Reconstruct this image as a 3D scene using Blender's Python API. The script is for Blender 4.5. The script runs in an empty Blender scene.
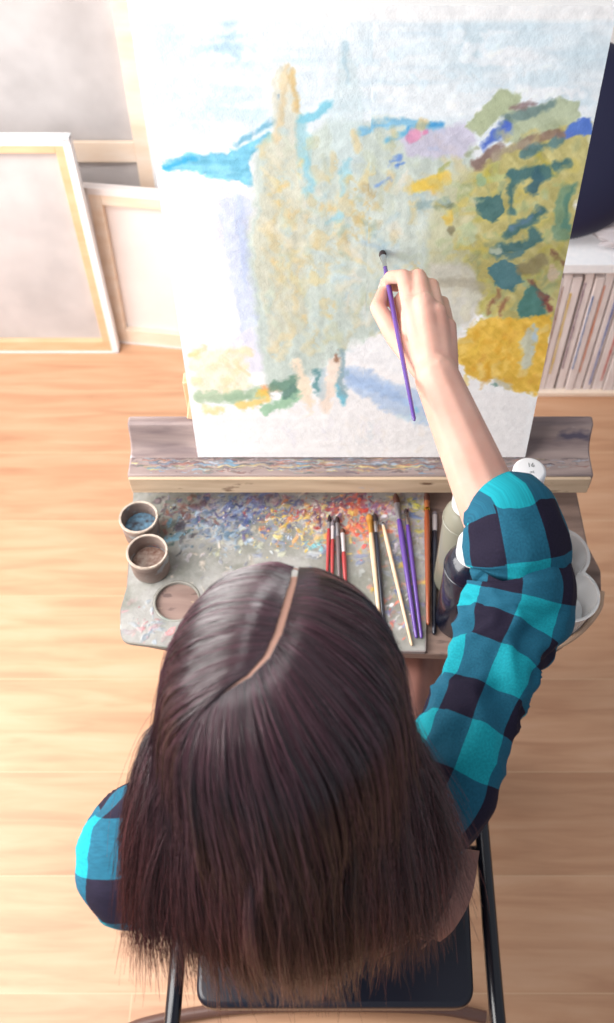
import bpy, bmesh, math, random
import numpy as np
from mathutils import Vector, Matrix, noise
random.seed(7); rng = np.random.RandomState(7)
scene = bpy.context.scene
C = scene.collection
PI = math.pi

# ------------------------------------------------------------------ camera, light, exposure
PITCH = math.radians(55.43); CZ = 2.0; FPX = 1000.0; PX0 = 335.0; PY0 = 511.5
cam = bpy.data.cameras.new('camera'); camo = bpy.data.objects.new('camera', cam); C.objects.link(camo)
camo.location = (0, 0, CZ); camo.rotation_euler = (PI/2 - PITCH, 0, 0)
cam.sensor_fit = 'VERTICAL'; cam.sensor_height = 36.0; cam.lens = FPX/1023*36
cam.shift_x = -(PX0-307)/1023
cam.clip_start = 0.05
cam.dof.use_dof = True; cam.dof.focus_distance = 1.2; cam.dof.aperture_fstop = 5.6
scene.camera = camo
scene.view_settings.view_transform = 'Standard'; scene.view_settings.look = 'None'
scene.view_settings.gamma = 1.0; scene.view_settings.use_curve_mapping = False
scene.view_settings.exposure = 0.0
w = bpy.data.worlds.new('world'); scene.world = w; w.use_nodes = True
w.node_tree.nodes['Background'].inputs[0].default_value = (0.86, 0.91, 1.0, 1)
w.node_tree.nodes['Background'].inputs[1].default_value = 0.43
def area(name, loc, target, sx, sy, power, col):
    l = bpy.data.lights.new(name, 'AREA'); l.shape = 'RECTANGLE'; l.size = sx; l.size_y = sy
    l.energy = power; l.color = col
    o = bpy.data.objects.new(name, l); C.objects.link(o); o.location = loc
    o.rotation_euler = (Vector(target)-Vector(loc)).to_track_quat('-Z', 'Y').to_euler()
    return o
area('window_daylight', (-1.38, .72, 1.45), (-.3, .95, 0.3), 1.9, 1.1, 61, (1.0, 0.97, 0.94))
area('hair_sheen_fill', (-.85, .55, 2.66), (-.6, 1.0, 0.0), .8, .8, 19, (1.0, 0.98, 0.97))  # unseen overhead light, added to bring out the sheen on the hair

# pixel helpers: where a ray of the photo meets a depth / height / plane
Fv = Vector((0, math.cos(PITCH), -math.sin(PITCH))); Uv = Vector((0, math.sin(PITCH), math.cos(PITCH)))
def ray(px, py): return Vector(((px-PX0)/FPX, 0, 0)) + Fv + Uv*((PY0-py)/FPX)
def W(px, py, d): return Vector((0, 0, CZ)) + ray(px, py)*d
def WZ(px, py, z): r = ray(px, py); return Vector((0, 0, CZ)) + r*((z-CZ)/r.z)
def WY(px, py, y): r = ray(px, py); return Vector((0, 0, CZ)) + r*(y/r.y)

# ------------------------------------------------------------------ materials
def srgb(r, g, b):
    f = lambda c: (c/255/12.92) if c/255 <= .04045 else ((c/255+.055)/1.055)**2.4
    return (f(r), f(g), f(b), 1)
def mat(name, col, rough=.6, metal=0, spec=.5, trans=0, alpha=1, coat=0, sub=0):
    m = bpy.data.materials.new(name); m.use_nodes = True
    b = m.node_tree.nodes['Principled BSDF']
    b.inputs['Base Color'].default_value = col; b.inputs['Roughness'].default_value = rough
    b.inputs['Metallic'].default_value = metal; b.inputs['Specular IOR Level'].default_value = spec
    b.inputs['Transmission Weight'].default_value = trans; b.inputs['Alpha'].default_value = alpha
    b.inputs['Coat Weight'].default_value = coat
    if sub:
        b.inputs['Subsurface Weight'].default_value = sub
        b.inputs['Subsurface Radius'].default_value = (1, .35, .2); b.inputs['Subsurface Scale'].default_value = .008
    return m
def N(m, t, **kw):
    n = m.node_tree.nodes.new(t)
    for k, v in kw.items():
        if hasattr(n, k): setattr(n, k, v)
        else: n.inputs[k].default_value = v
    return n
def L(m, a, b): m.node_tree.links.new(a, b)
def bsdf(m): return m.node_tree.nodes['Principled BSDF']
def coords(m, scale=(1, 1, 1), kind='Object'):
    tc = N(m, 'ShaderNodeTexCoord'); mp = N(m, 'ShaderNodeMapping'); mp.inputs['Scale'].default_value = scale
    L(m, tc.outputs[kind], mp.inputs[0]); return mp.outputs[0]
def ramp(m, fac, stops, interp='LINEAR'):
    r = N(m, 'ShaderNodeValToRGB'); r.color_ramp.interpolation = interp
    e = r.color_ramp.elements
    e[0].position, e[0].color = stops[0]; e[1].position, e[1].color = stops[-1]
    for p, c in stops[1:-1]:
        x = e.new(p); x.color = c
    L(m, fac, r.inputs[0]); return r.outputs[0]
def noisy(m, stops, scale=(5, 5, 5), nscale=4, detail=6, bump=0, dist=0, kind='Object'):
    co = coords(m, scale, kind); n = N(m, 'ShaderNodeTexNoise'); n.inputs['Scale'].default_value = nscale
    n.inputs['Detail'].default_value = detail; n.inputs['Distortion'].default_value = dist
    L(m, co, n.inputs['Vector']); c = ramp(m, n.outputs[0], stops); L(m, c, bsdf(m).inputs['Base Color'])
    if bump:
        b = N(m, 'ShaderNodeBump'); b.inputs['Strength'].default_value = bump; b.inputs['Distance'].default_value = .002
        L(m, n.outputs[0], b.inputs['Height']); L(m, b.outputs[0], bsdf(m).inputs['Normal'])
    return m
def nm(name, a, b, rough=.6, scale=(5, 5, 5), nscale=4, bump=0, mid=None, dist=0, **kw):
    m = mat(name, a, rough, **kw)
    st = [(.3, a), (.7, b)] if mid is None else [(.3, a), (.5, mid), (.7, b)]
    return noisy(m, st, scale, nscale, 6, bump, dist)
def linen(name, a, b):
    m = mat(name, a, .9)
    co = coords(m)
    w1 = N(m, 'ShaderNodeTexWave'); w1.inputs['Scale'].default_value = 160; w1.inputs['Distortion'].default_value = 1.5; w1.bands_direction = 'X'
    w2 = N(m, 'ShaderNodeTexWave'); w2.inputs['Scale'].default_value = 160; w2.inputs['Distortion'].default_value = 1.5; w2.bands_direction = 'Z'
    n = N(m, 'ShaderNodeTexNoise'); n.inputs['Scale'].default_value = 9; n.inputs['Detail'].default_value = 8
    for x in (w1, w2, n): L(m, co, x.inputs['Vector'])
    a1 = N(m, 'ShaderNodeMath', operation='MULTIPLY'); L(m, w1.outputs['Fac'], a1.inputs[0]); L(m, w2.outputs['Fac'], a1.inputs[1])
    a2 = N(m, 'ShaderNodeMath', operation='MULTIPLY'); L(m, a1.outputs[0], a2.inputs[0]); a2.inputs[1].default_value = .5
    a3 = N(m, 'ShaderNodeMath', operation='ADD'); L(m, a2.outputs[0], a3.inputs[0]); L(m, n.outputs[0], a3.inputs[1])
    L(m, ramp(m, a3.outputs[0], [(.35, a), (.9, b)]), bsdf(m).inputs['Base Color'])
    return m
def attr_mat(name, rough=.5, spec=.4, bump=0, nscale=300, coat=0):
    m = mat(name, (1, 1, 1, 1), rough, spec=spec, coat=coat)
    a = N(m, 'ShaderNodeAttribute'); a.attribute_name = 'Col'; L(m, a.outputs['Color'], bsdf(m).inputs['Base Color'])
    if bump:
        n = N(m, 'ShaderNodeTexNoise'); n.inputs['Scale'].default_value = nscale; L(m, coords(m), n.inputs['Vector'])
        b = N(m, 'ShaderNodeBump'); b.inputs['Strength'].default_value = bump; b.inputs['Distance'].default_value = .001
        L(m, n.outputs[0], b.inputs['Height']); L(m, b.outputs[0], bsdf(m).inputs['Normal'])
    return m

# floor planks
M_floor = mat('oak_planks', srgb(205, 150, 100), .42, spec=.4)
def floor_mat(m):
    co = coords(m)
    mp = N(m, 'ShaderNodeMapping'); mp.inputs['Location'].default_value = (0.37, 0.105, 0); L(m, co, mp.inputs[0])
    br = N(m, 'ShaderNodeTexBrick'); br.offset = .37; br.inputs['Scale'].default_value = 1
    br.inputs['Brick Width'].default_value = 1.9; br.inputs['Row Height'].default_value = .208
    br.inputs['Mortar Size'].default_value = .0012; br.inputs['Mortar Smooth'].default_value = .3
    br.inputs['Color1'].default_value = (0, 0, 0, 1); br.inputs['Color2'].default_value = (1, 1, 1, 1)
    br.inputs['Mortar'].default_value = (.5, .5, .5, 1)
    L(m, mp.outputs[0], br.inputs['Vector'])
    sc = N(m, 'ShaderNodeMapping'); sc.inputs['Scale'].default_value = (1.6, 14, 1); L(m, co, sc.inputs[0])
    ad = N(m, 'ShaderNodeVectorMath', operation='ADD'); L(m, sc.outputs[0], ad.inputs[0]); L(m, br.outputs['Color'], ad.inputs[1])
    n = N(m, 'ShaderNodeTexNoise'); n.inputs['Scale'].default_value = 2.2; n.inputs['Detail'].default_value = 9; n.inputs['Distortion'].default_value = .5
    L(m, ad.outputs[0], n.inputs['Vector'])
    base = ramp(m, n.outputs[0], [(.25, srgb(188, 140, 108)), (.5, srgb(208, 162, 128)), (.75, srgb(219, 177, 145))])
    # knots
    vo = N(m, 'ShaderNodeTexVoronoi'); vo.inputs['Scale'].default_value = 2.3
    k = N(m, 'ShaderNodeMapping'); k.inputs['Scale'].default_value = (1, 2.0, 1); L(m, co, k.inputs[0]); L(m, k.outputs[0], vo.inputs['Vector'])
    kr = ramp(m, vo.outputs['Distance'], [(.0, (.45, .45, .45, 1)), (.03, (.75, .75, .75, 1)), (.09, (1, 1, 1, 1))])
    mx = N(m, 'ShaderNodeMix', data_type='RGBA', blend_type='MULTIPLY'); mx.inputs[0].default_value = .8
    L(m, base, mx.inputs[6]); L(m, kr, mx.inputs[7])
    tint = N(m, 'ShaderNodeMix', data_type='RGBA', blend_type='MULTIPLY'); tint.inputs[0].default_value = .5
    tr = ramp(m, br.outputs['Color'], [(0, (.8, .76, .72, 1)), (1, (1, 1, 1, 1))]); L(m, mx.outputs[2], tint.inputs[6]); L(m, tr, tint.inputs[7])
    sm = N(m, 'ShaderNodeMix', data_type='RGBA'); L(m, br.outputs['Fac'], sm.inputs[0]); L(m, tint.outputs[2], sm.inputs[6]); sm.inputs[7].default_value = srgb(214, 178, 144)
    L(m, sm.outputs[2], bsdf(m).inputs['Base Color'])
floor_mat(M_floor)
M_wall = nm('plaster', srgb(236, 232, 228), srgb(244, 241, 238), .9)
M_pine = nm('pine_bar', srgb(238, 212, 186), srgb(248, 230, 212), .6, scale=(3, 3, 12), nscale=3, bump=.1)
M_pine2 = nm('peach_pine_bar', srgb(226, 184, 142), srgb(236, 202, 164), .6, scale=(3, 3, 12), nscale=3, bump=.1)
M_linen = linen('grey_linen', srgb(176, 171, 170), srgb(208, 203, 202))
M_linen2 = linen('pale_linen', srgb(186, 183, 184), srgb(214, 210, 210))
M_linen3 = linen('cream_linen', srgb(232, 222, 218), srgb(246, 238, 234))
M_primed = nm('white_primer', srgb(240, 242, 246), srgb(250, 250, 252), .7, scale=(20, 20, 20))
M_dark = mat('dark_gap', srgb(60, 58, 66), .9)
M_staple = mat('staple_steel', srgb(150, 150, 155), .3, metal=1)
def stained_wood(name, a, b, stain):
    m = mat(name, a, .62, spec=.35)
    co = coords(m, (2.2, 16, 16)); n = N(m, 'ShaderNodeTexNoise'); n.inputs['Scale'].default_value = 3; n.inputs['Detail'].default_value = 9; n.inputs['Distortion'].default_value = .6
    L(m, co, n.inputs['Vector']); c = ramp(m, n.outputs[0], [(.3, a), (.7, b)])
    for i, (sc, thr, col) in enumerate(stain):
        cs = coords(m, (sc*.5, sc*1.4, sc)); q = N(m, 'ShaderNodeTexNoise'); q.inputs['Scale'].default_value = 1; q.inputs['Detail'].default_value = 5; q.noise_dimensions = '4D'
        q.inputs['W'].default_value = i*3.7
        L(m, cs, q.inputs['Vector']); f = ramp(m, q.outputs[0], [(thr, (0, 0, 0, 1)), (thr+.05, (1, 1, 1, 1))])
        mx = N(m, 'ShaderNodeMix', data_type='RGBA'); L(m, f, mx.inputs[0]); L(m, c, mx.inputs[6]); mx.inputs[7].default_value = col; c = mx.outputs[2]
    L(m, c, bsdf(m).inputs['Base Color'])
    b = N(m, 'ShaderNodeBump'); b.inputs['Strength'].default_value = .25; b.inputs['Distance'].default_value = .002
    L(m, n.outputs[0], b.inputs['Height']); L(m, b.outputs[0], bsdf(m).inputs['Normal'])
    return m
M_ledge = stained_wood('paint_stained_ledge_wood', srgb(122, 106, 106), srgb(166, 148, 142),
                       [(14, .62, srgb(86, 80, 96)), (30, .66, srgb(176, 166, 170)), (22, .7, srgb(120, 120, 130))])
M_lip = stained_wood('worn_lip_wood', srgb(184, 158, 132), srgb(216, 192, 164), [(30, .62, srgb(120, 90, 70)), (40, .68, srgb(190, 180, 180))])
M_tray = stained_wood('brown_tray_wood', srgb(108, 88, 80), srgb(150, 126, 114), [(20, .62, srgb(80, 66, 66)), (36, .68, srgb(160, 146, 140))])
M_edge = nm('worn_tray_edge', srgb(170, 136, 110), srgb(196, 164, 138), .6)
M_pal = stained_wood('grey_palette_paint', srgb(132, 128, 120), srgb(158, 156, 148),
                     [(16, .58, srgb(128, 138, 130)), (10, .6, srgb(150, 140, 138)), (30, .64, srgb(176, 178, 176)), (22, .68, srgb(150, 110, 100))])
M_mast = nm('easel_beech', srgb(196, 160, 122), srgb(222, 190, 154), .5, scale=(14, 14, 2))
M_paint = attr_mat('dried_oil_paint', .38, bump=.4, nscale=220)
M_canvas = attr_mat('oil_painting', .6, spec=.3, bump=.25, nscale=420)
M_cup = stained_wood('paint_crusted_pot', srgb(112, 92, 84), srgb(150, 134, 126), [(40, .55, srgb(148, 152, 154)), (60, .62, srgb(84, 100, 120)), (50, .66, srgb(150, 90, 70))])
M_rim = nm('pot_rim', srgb(168, 150, 136), srgb(200, 186, 172), .5, scale=(40, 40, 40))
M_murk = nm('murky_paint', srgb(118, 84, 72), srgb(168, 150, 138), .22, scale=(30, 30, 30))
M_murk2 = nm('blue_murky_paint', srgb(70, 66, 70), srgb(110, 150, 175), .22, scale=(30, 30, 30))
M_skin = mat('skin', srgb(222, 172, 154), .5, spec=.35, sub=.25)
noisy(M_skin, [(.3, srgb(216, 162, 144)), (.7, srgb(226, 180, 162))], (9, 9, 9), 3, 4)
M_nail = mat('nail', srgb(238, 196, 190), .25)
M_black = mat('black_vinyl', srgb(24, 25, 38), .28, spec=.5)
M_tube = mat('black_enamel_tube', srgb(20, 21, 30), .22, spec=.6)
M_apron = nm('brown_apron_cloth', srgb(126, 84, 74), srgb(150, 104, 92), .5, scale=(6, 6, 6), bump=.3)
M_denim = nm('dark_denim', srgb(40, 48, 72), srgb(56, 64, 90), .85, scale=(60, 60, 60))
M_shoe = mat('white_canvas_shoe', srgb(225, 222, 218), .7)
M_sole = mat('rubber_sole', srgb(240, 238, 232), .6)

def plaid(name):
    m = mat(name, srgb(20, 150, 165), .85, spec=.2)
    tc = N(m, 'ShaderNodeTexCoord')
    nz = N(m, 'ShaderNodeTexNoise'); nz.inputs['Scale'].default_value = 18; L(m, tc.outputs['UV'], nz.inputs['Vector'])
    wob = N(m, 'ShaderNodeVectorMath', operation='SCALE'); wob.inputs['Scale'].default_value = .008; L(m, nz.outputs['Color'], wob.inputs[0])
    ad = N(m, 'ShaderNodeVectorMath', operation='ADD'); L(m, tc.outputs['UV'], ad.inputs[0]); L(m, wob.outputs[0], ad.inputs[1])
    sp = N(m, 'ShaderNodeSeparateXYZ'); L(m, ad.outputs[0], sp.inputs[0])
    outs = []
    for ax in (0, 1):
        d = N(m, 'ShaderNodeMath', operation='DIVIDE'); L(m, sp.outputs[ax], d.inputs[0]); d.inputs[1].default_value = .080
        f = N(m, 'ShaderNodeMath', operation='FRACT'); L(m, d.outputs[0], f.inputs[0])
        g = N(m, 'ShaderNodeMath', operation='GREATER_THAN'); L(m, f.outputs[0], g.inputs[0]); g.inputs[1].default_value = .52
        outs.append(g.outputs[0])
    s = N(m, 'ShaderNodeMath', operation='ADD'); L(m, outs[0], s.inputs[0]); L(m, outs[1], s.inputs[1])
    h = N(m, 'ShaderNodeMath', operation='MULTIPLY'); L(m, s.outputs[0], h.inputs[0]); h.inputs[1].default_value = .5
    c = ramp(m, h.outputs[0], [(0, srgb(24, 152, 166)), (.34, srgb(30, 92, 116)), (.75, srgb(32, 27, 46))], 'CONSTANT')
    # weave
    wv = N(m, 'ShaderNodeTexNoise'); wv.inputs['Scale'].default_value = 500; L(m, tc.outputs['UV'], wv.inputs['Vector'])
    wr = ramp(m, wv.outputs[0], [(.3, (.82, .82, .82, 1)), (.7, (1.15, 1.15, 1.15, 1))])
    mx = N(m, 'ShaderNodeMix', data_type='RGBA', blend_type='MULTIPLY'); mx.inputs[0].default_value = 1; L(m, c, mx.inputs[6]); L(m, wr, mx.inputs[7])
    L(m, mx.outputs[2], bsdf(m).inputs['Base Color'])
    return m
M_plaid = plaid('teal_and_black_check')

# ------------------------------------------------------------------ object helpers
def link(name, me, m, parent=None, smooth=True):
    o = bpy.data.objects.new(name, me); C.objects.link(o)
    if m is not None:
        for x in (m if isinstance(m, (list, tuple)) else [m]): me.materials.append(x)
    if smooth and len(me.polygons): me.polygons.foreach_set('use_smooth', [True]*len(me.polygons))
    if parent is not None:
        o.parent = parent
        o.matrix_parent_inverse = world_of(parent).inverted()
    return o
def world_of(o):
    mtx = Matrix.LocRotScale(o.location, o.rotation_euler, o.scale)
    if o.parent: return world_of(o.parent) @ o.matrix_parent_inverse @ mtx
    return mtx
def obj(name, bm, m, parent=None, smooth=True, bevel=0, seg=2, autosmooth=True):
    me = bpy.data.meshes.new(name); bm.normal_update(); bm.to_mesh(me); bm.free()
    o = link(name, me, m, parent, smooth)
    if bevel:
        b = o.modifiers.new('bevel', 'BEVEL'); b.width = bevel; b.segments = seg; b.limit_method = 'ANGLE'; b.angle_limit = math.radians(40)
    if smooth and autosmooth:
        sharp_by_angle(me, 40)
    return o
def sharp_by_angle(me, deg):
    bm = bmesh.new(); bm.from_mesh(me); a = math.radians(deg)
    for e in bm.edges:
        if len(e.link_faces) == 2 and e.calc_face_angle(0) > a: e.smooth = False
    bm.to_mesh(me); bm.free()
def thing(name, label, cat, loc=(0, 0, 0), group=None, rz=0):
    o = bpy.data.objects.new(name, None); C.objects.link(o); o.location = loc; o.rotation_euler = (0, 0, rz)
    o.empty_display_size = .05
    o['label'] = label; o['category'] = cat
    if group: o['group'] = group
    return o
def box(bm, x0, x1, y0, y1, z0, z1, mtx=None, mi=0):
    vs = [bm.verts.new((x, y, z)) for x in (x0, x1) for y in (y0, y1) for z in (z0, z1)]
    fs = [(0, 1, 3, 2), (4, 6, 7, 5), (0, 4, 5, 1), (2, 3, 7, 6), (0, 2, 6, 4), (1, 5, 7, 3)]
    for f in fs:
        fc = bm.faces.new([vs[i] for i in f]); fc.material_index = mi
    if mtx is not None: bmesh.ops.transform(bm, matrix=mtx, verts=vs)
    return vs
def bx(*a, mtx=None):
    bm = bmesh.new(); box(bm, *a, mtx=mtx); return bm
def lathe(prof, seg=32, axis_mtx=None, bm=None):
    bm = bm or bmesh.new(); rings = []; new = []
    for r, z in prof:
        if r < 1e-6:
            v = bm.verts.new((0, 0, z)); rings.append([v]); new.append(v)
        else:
            R = [bm.verts.new((r*math.cos(2*PI*i/seg), r*math.sin(2*PI*i/seg), z)) for i in range(seg)]
            rings.append(R); new += R
    for a, b in zip(rings, rings[1:]):
        for i in range(seg):
            j = (i+1) % seg
            if len(a) == 1 and len(b) == 1: continue
            if len(a) == 1: bm.faces.new((a[0], b[i], b[j]))
            elif len(b) == 1: bm.faces.new((a[i], b[0], a[j]))
            else: bm.faces.new((a[i], b[i], b[j], a[j]))
    if axis_mtx is not None: bmesh.ops.transform(bm, matrix=axis_mtx, verts=new)
    bmesh.ops.recalc_face_normals(bm, faces=bm.faces)
    return bm
def catmull(pts, n):
    P = [np.array(p, float) for p in pts]; P = [2*P[0]-P[1]] + P + [2*P[-1]-P[-2]]
    out = []; k = len(pts)-1
    for i in range(n):
        t = i/(n-1)*k; s = min(int(t), k-1); u = t-s
        a, b, c, d = P[s:s+4]
        out.append(.5*((2*b)+(-a+c)*u+(2*a-5*b+4*c-d)*u*u+(-a+3*b-3*c+d)*u**3))
    return out
def sweep(pts, rad, n=40, seg=24, ref=(0, 0, 1), circ=None, disp=None, cap=True, vstart=0., uoff=0.):
    """tube through pts; rad = list of (a, b) or r; gives a bmesh with UVs in metres"""
    path = catmull(pts, n); R = catmull([(r, r) if not hasattr(r, '__len__') else r for r in rad], n)
    bm = bmesh.new(); uvl = bm.loops.layers.uv.new('UVMap'); rings = []; lens = []; l = vstart
    nref = Vector(ref); prev = None
    for i, p in enumerate(path):
        t = Vector(path[min(i+1, n-1)]-path[max(i-1, 0)]).normalized()
        x = nref - t*nref.dot(t)
        x.normalize(); nref = x.copy(); y = t.cross(x)
        if i: l += float(np.linalg.norm(p-path[i-1]))
        lens.append(l); ring = []
        for j in range(seg):
            a = 2*PI*j/seg
            dr = disp(l, a, i/(n-1)) if disp else 0
            v = Vector(p) + x*(math.cos(a)*(R[i][0]+dr)) + y*(math.sin(a)*(R[i][1]+dr))
            ring.append(bm.verts.new(v))
        rings.append(ring)
    cc = circ or 2*PI*max(rad[0]) if not isinstance(rad[0], float) else (circ or 2*PI*rad[0])
    for i in range(n-1):
        for j in range(seg):
            k = (j+1) % seg
            f = bm.faces.new((rings[i][j], rings[i][k], rings[i+1][k], rings[i+1][j]))
            for lp, (u, v) in zip(f.loops, ((j, lens[i]), (j+1, lens[i]), (j+1, lens[i+1]), (j, lens[i+1]))):
                lp[uvl].uv = (u/seg*cc+uoff, v)
    if cap:
        for ring, p in ((rings[0][::-1], path[0]), (rings[-1], path[-1])):
            bm.faces.new(ring)
    return bm
def tube(pts, r, n=None, seg=12, **k):
    return sweep(pts, [r if hasattr(r, '__len__') else (r, r)]*len(pts) if not isinstance(r, list) else r, n or max(12, len(pts)*6), seg, **k)
def capsule(bm, a, b, ra, rb, sub=2):
    a, b = Vector(a), Vector(b)
    t = bmesh.new()
    bmesh.ops.create_icosphere(t, subdivisions=sub, radius=1)
    base = [v.co.copy() for v in t.verts]; t.free()
    vs = [bm.verts.new(a+c*ra) for c in base]+[bm.verts.new(b+c*rb) for c in base]
    res = bmesh.ops.convex_hull(bm, input=vs, use_existing_faces=False)
    dead = [g for g in res['geom_interior'] if isinstance(g, bmesh.types.BMVert)]
    bmesh.ops.delete(bm, geom=dead, context='VERTS')
def ellipsoid(bm, c, r, mtx=None, sub=3):
    res = bmesh.ops.create_icosphere(bm, subdivisions=sub, radius=1)
    m = Matrix.Translation(Vector(c)) @ (mtx.to_4x4() if mtx is not None else Matrix.Identity(4)) @ Matrix.Diagonal((*r, 1))
    bmesh.ops.transform(bm, matrix=m, verts=res['verts'])
def remesh(bm, voxel, smooth=4, name='body'):
    me = bpy.data.meshes.new(name); bm.to_mesh(me); bm.free()
    o = bpy.data.objects.new('temp', me); C.objects.link(o)
    r = o.modifiers.new('r', 'REMESH'); r.mode = 'VOXEL'; r.voxel_size = voxel
    s = o.modifiers.new('s', 'SMOOTH'); s.factor = .5; s.iterations = smooth
    bpy.context.view_layer.update()
    dg = bpy.context.evaluated_depsgraph_get()
    new = bpy.data.meshes.new_from_object(o.evaluated_get(dg)); new.name = name
    bpy.data.objects.remove(o); return new
def prism(poly, z0, z1, bm=None, mi_side=0):
    bm = bm or bmesh.new()
    lo = [bm.verts.new((x, y, z0)) for x, y in poly]; hi = [bm.verts.new((x, y, z1)) for x, y in poly]
    bm.faces.new(hi); bm.faces.new(lo[::-1]); n = len(poly)
    for i in range(n):
        f = bm.faces.new((lo[i], lo[(i+1) % n], hi[(i+1) % n], hi[i])); f.material_index = mi_side
    bmesh.ops.recalc_face_normals(bm, faces=bm.faces)
    return bm

# ------------------------------------------------------------------ the room
def struct(name, bm, m, **k):
    o = obj(name, bm, m, **k); o['kind'] = 'structure'; return o
struct('floor', bx(-1.45, 2.2, -1.6, 2.35, -.05, 0), M_floor, smooth=False)
struct('wall_back', bx(-1.55, 2.2, 2.35, 2.45, 0, 2.7), M_wall, smooth=False)
b = bmesh.new()
for a in ((-1.6, -.3, 0, 2.7), (1.75, 2.35, 0, 2.7), (-.3, 1.75, 0, .8), (-.3, 1.75, 2.1, 2.7)):
    box(b, -1.55, -1.45, a[0], a[1], a[2], a[3])
struct('wall_left', b, M_wall, smooth=False)
b = bmesh.new()
for a in ((-.3, -.24, .8, 2.1), (1.69, 1.75, .8, 2.1), (.69, .75, .8, 2.1), (-.3, 1.75, .8, .86), (-.3, 1.75, 2.04, 2.1)):
    box(b, -1.54, -1.48, a[0], a[1], a[2], a[3])
struct('window_1', b, mat('window_frame_white', srgb(240, 240, 238), .4), smooth=False)
struct('baseboard_back', bx(-1.45, 2.2, 2.335, 2.35, 0, .08), M_primed, smooth=False)

# ------------------------------------------------------------------ stretched canvases seen from the back
def back_canvas(name, label, width, height, X_right, Yb, lean, rz, bar, linen_m, bar_m, edge_m, cross=None, depth=.02, bot_m=None):
    """origin = bottom right corner on the floor, extends to -X and up, leaning away (+Y) by lean"""
    t = thing(name, label, 'canvas', (X_right, Yb, 0), rz=rz)
    mt = world_of(t) @ Matrix.Rotation(-lean, 4, 'X')
    def part(nm_, bmm, m_, bev=.0015):
        bmesh.ops.transform(bmm, matrix=mt, verts=bmm.verts); return obj(nm_, bmm, m_, t, smooth=False, bevel=bev)
    e = bmesh.new()     # primed cloth wrapped round the edge, with a folded hem on the back
    th = .004; hem = .017
    box(e, -width, 0, depth, depth+.002, 0, height)
    box(e, -width, 0, -.001, depth, 0, th); box(e, -width, 0, -.001, depth, height-th, height)
    box(e, -th, 0, -.001, depth, 0, height); box(e, -width, -width+th, -.001, depth, 0, height)
    box(e, -width, 0, -.0025, -.001, 0, hem*.4); box(e, -width, 0, -.0025, -.001, height-hem, height)
    box(e, -hem, 0, -.0025, -.001, 0, height); box(e, -width, -width+hem, -.0025, -.001, 0, height)
    part('wrapped_edge', e, edge_m, 0)
    for nm_, a in (('stretcher_bar', (-width+th, -width+th+bar, th, height-th)), ('stretcher_bar', (-th-bar, -th, th, height-th))):
        part(nm_, bx(a[0], a[1], 0, depth-.002, a[2], a[3]), bar_m)
    part('stretcher_bar', bx(-width+th+bar, -th-bar, 0.0005, depth-.002, th, th+bar), bot_m or bar_m)
    part('stretcher_bar', bx(-width+th+bar, -th-bar, 0.0005, depth-.002, height-th-bar, height-th), bot_m or bar_m)
    if cross:
        for z in cross: part('cross_bar', bx(-width+th+bar, -th-bar, 0.001, depth-.006, z, z+bar*1.05), bar_m)
    part('linen', bx(-width+th+bar*.5, -th-bar*.5, depth-.0015, depth-.0005, th+bar*.5, height-th-bar*.5), linen_m, 0)
    return t
back_canvas('stretched_canvas', 'tall grey linen canvas with cross bar, seen from behind in the upper left corner',
            1.0, 1.45, -.437, 2.06, math.radians(7), 0, .05, M_linen, M_pine, M_primed, cross=[.455])
back_canvas('stretched_canvas', 'white edged canvas with peach inner bars, seen from behind, foremost of the leaning canvases',
            .62, .645, -.589, 1.905, math.radians(3), 0, .034, M_linen2, M_pine2, M_primed)
back_canvas('stretched_canvas', 'low cream canvas with pine bars leaning between the white edged canvas and the easel',
            .465, .475, -.155, 1.885, math.radians(6), math.radians(-7.5), .042, M_linen3, M_pine, M_linen3)

# ------------------------------------------------------------------ low shelf with canvases stored on edge
sh = thing('low_shelf', 'low white shelf unit behind the easel at the right edge of the picture', 'shelf', (.5, 1.74, 0))
obj('top_board', bx(.47, 1.25, 1.735, 2.15, .435, .462), M_primed, sh, smooth=False, bevel=.002)
obj('bottom_board', bx(.50, 1.25, 1.745, 2.15, .0, .016), M_pine, sh, smooth=False, bevel=.002)
obj('side_board', bx(.478, .498, 1.745, 2.15, .0, .435), M_primed, sh, smooth=False, bevel=.002)
obj('side_board', bx(1.23, 1.25, 1.745, 2.15, .0, .435), M_primed, sh, smooth=False, bevel=.002)
obj('back_panel', bx(.498, 1.23, 2.14, 2.15, .016, .435), M_primed, sh, smooth=False)
cols = [('a blue grey', (150, 165, 190)), ('a brown', (150, 110, 96)), ('a yellow', (222, 184, 70)), ('a plum', (128, 96, 116)), ('a sky blue', (84, 120, 180)), ('an orange', (214, 120, 80)),
        ('a deep blue', (50, 80, 160)), ('a red', (190, 80, 70)), ('an ochre', (200, 160, 100)), ('a green', (110, 150, 120))]
ordn = ['first', 'second', 'third', 'fourth', 'fifth', 'sixth', 'seventh', 'eighth', 'ninth', 'tenth', 'eleventh', 'twelfth']
x = .502; r2 = random.Random(5)
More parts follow.
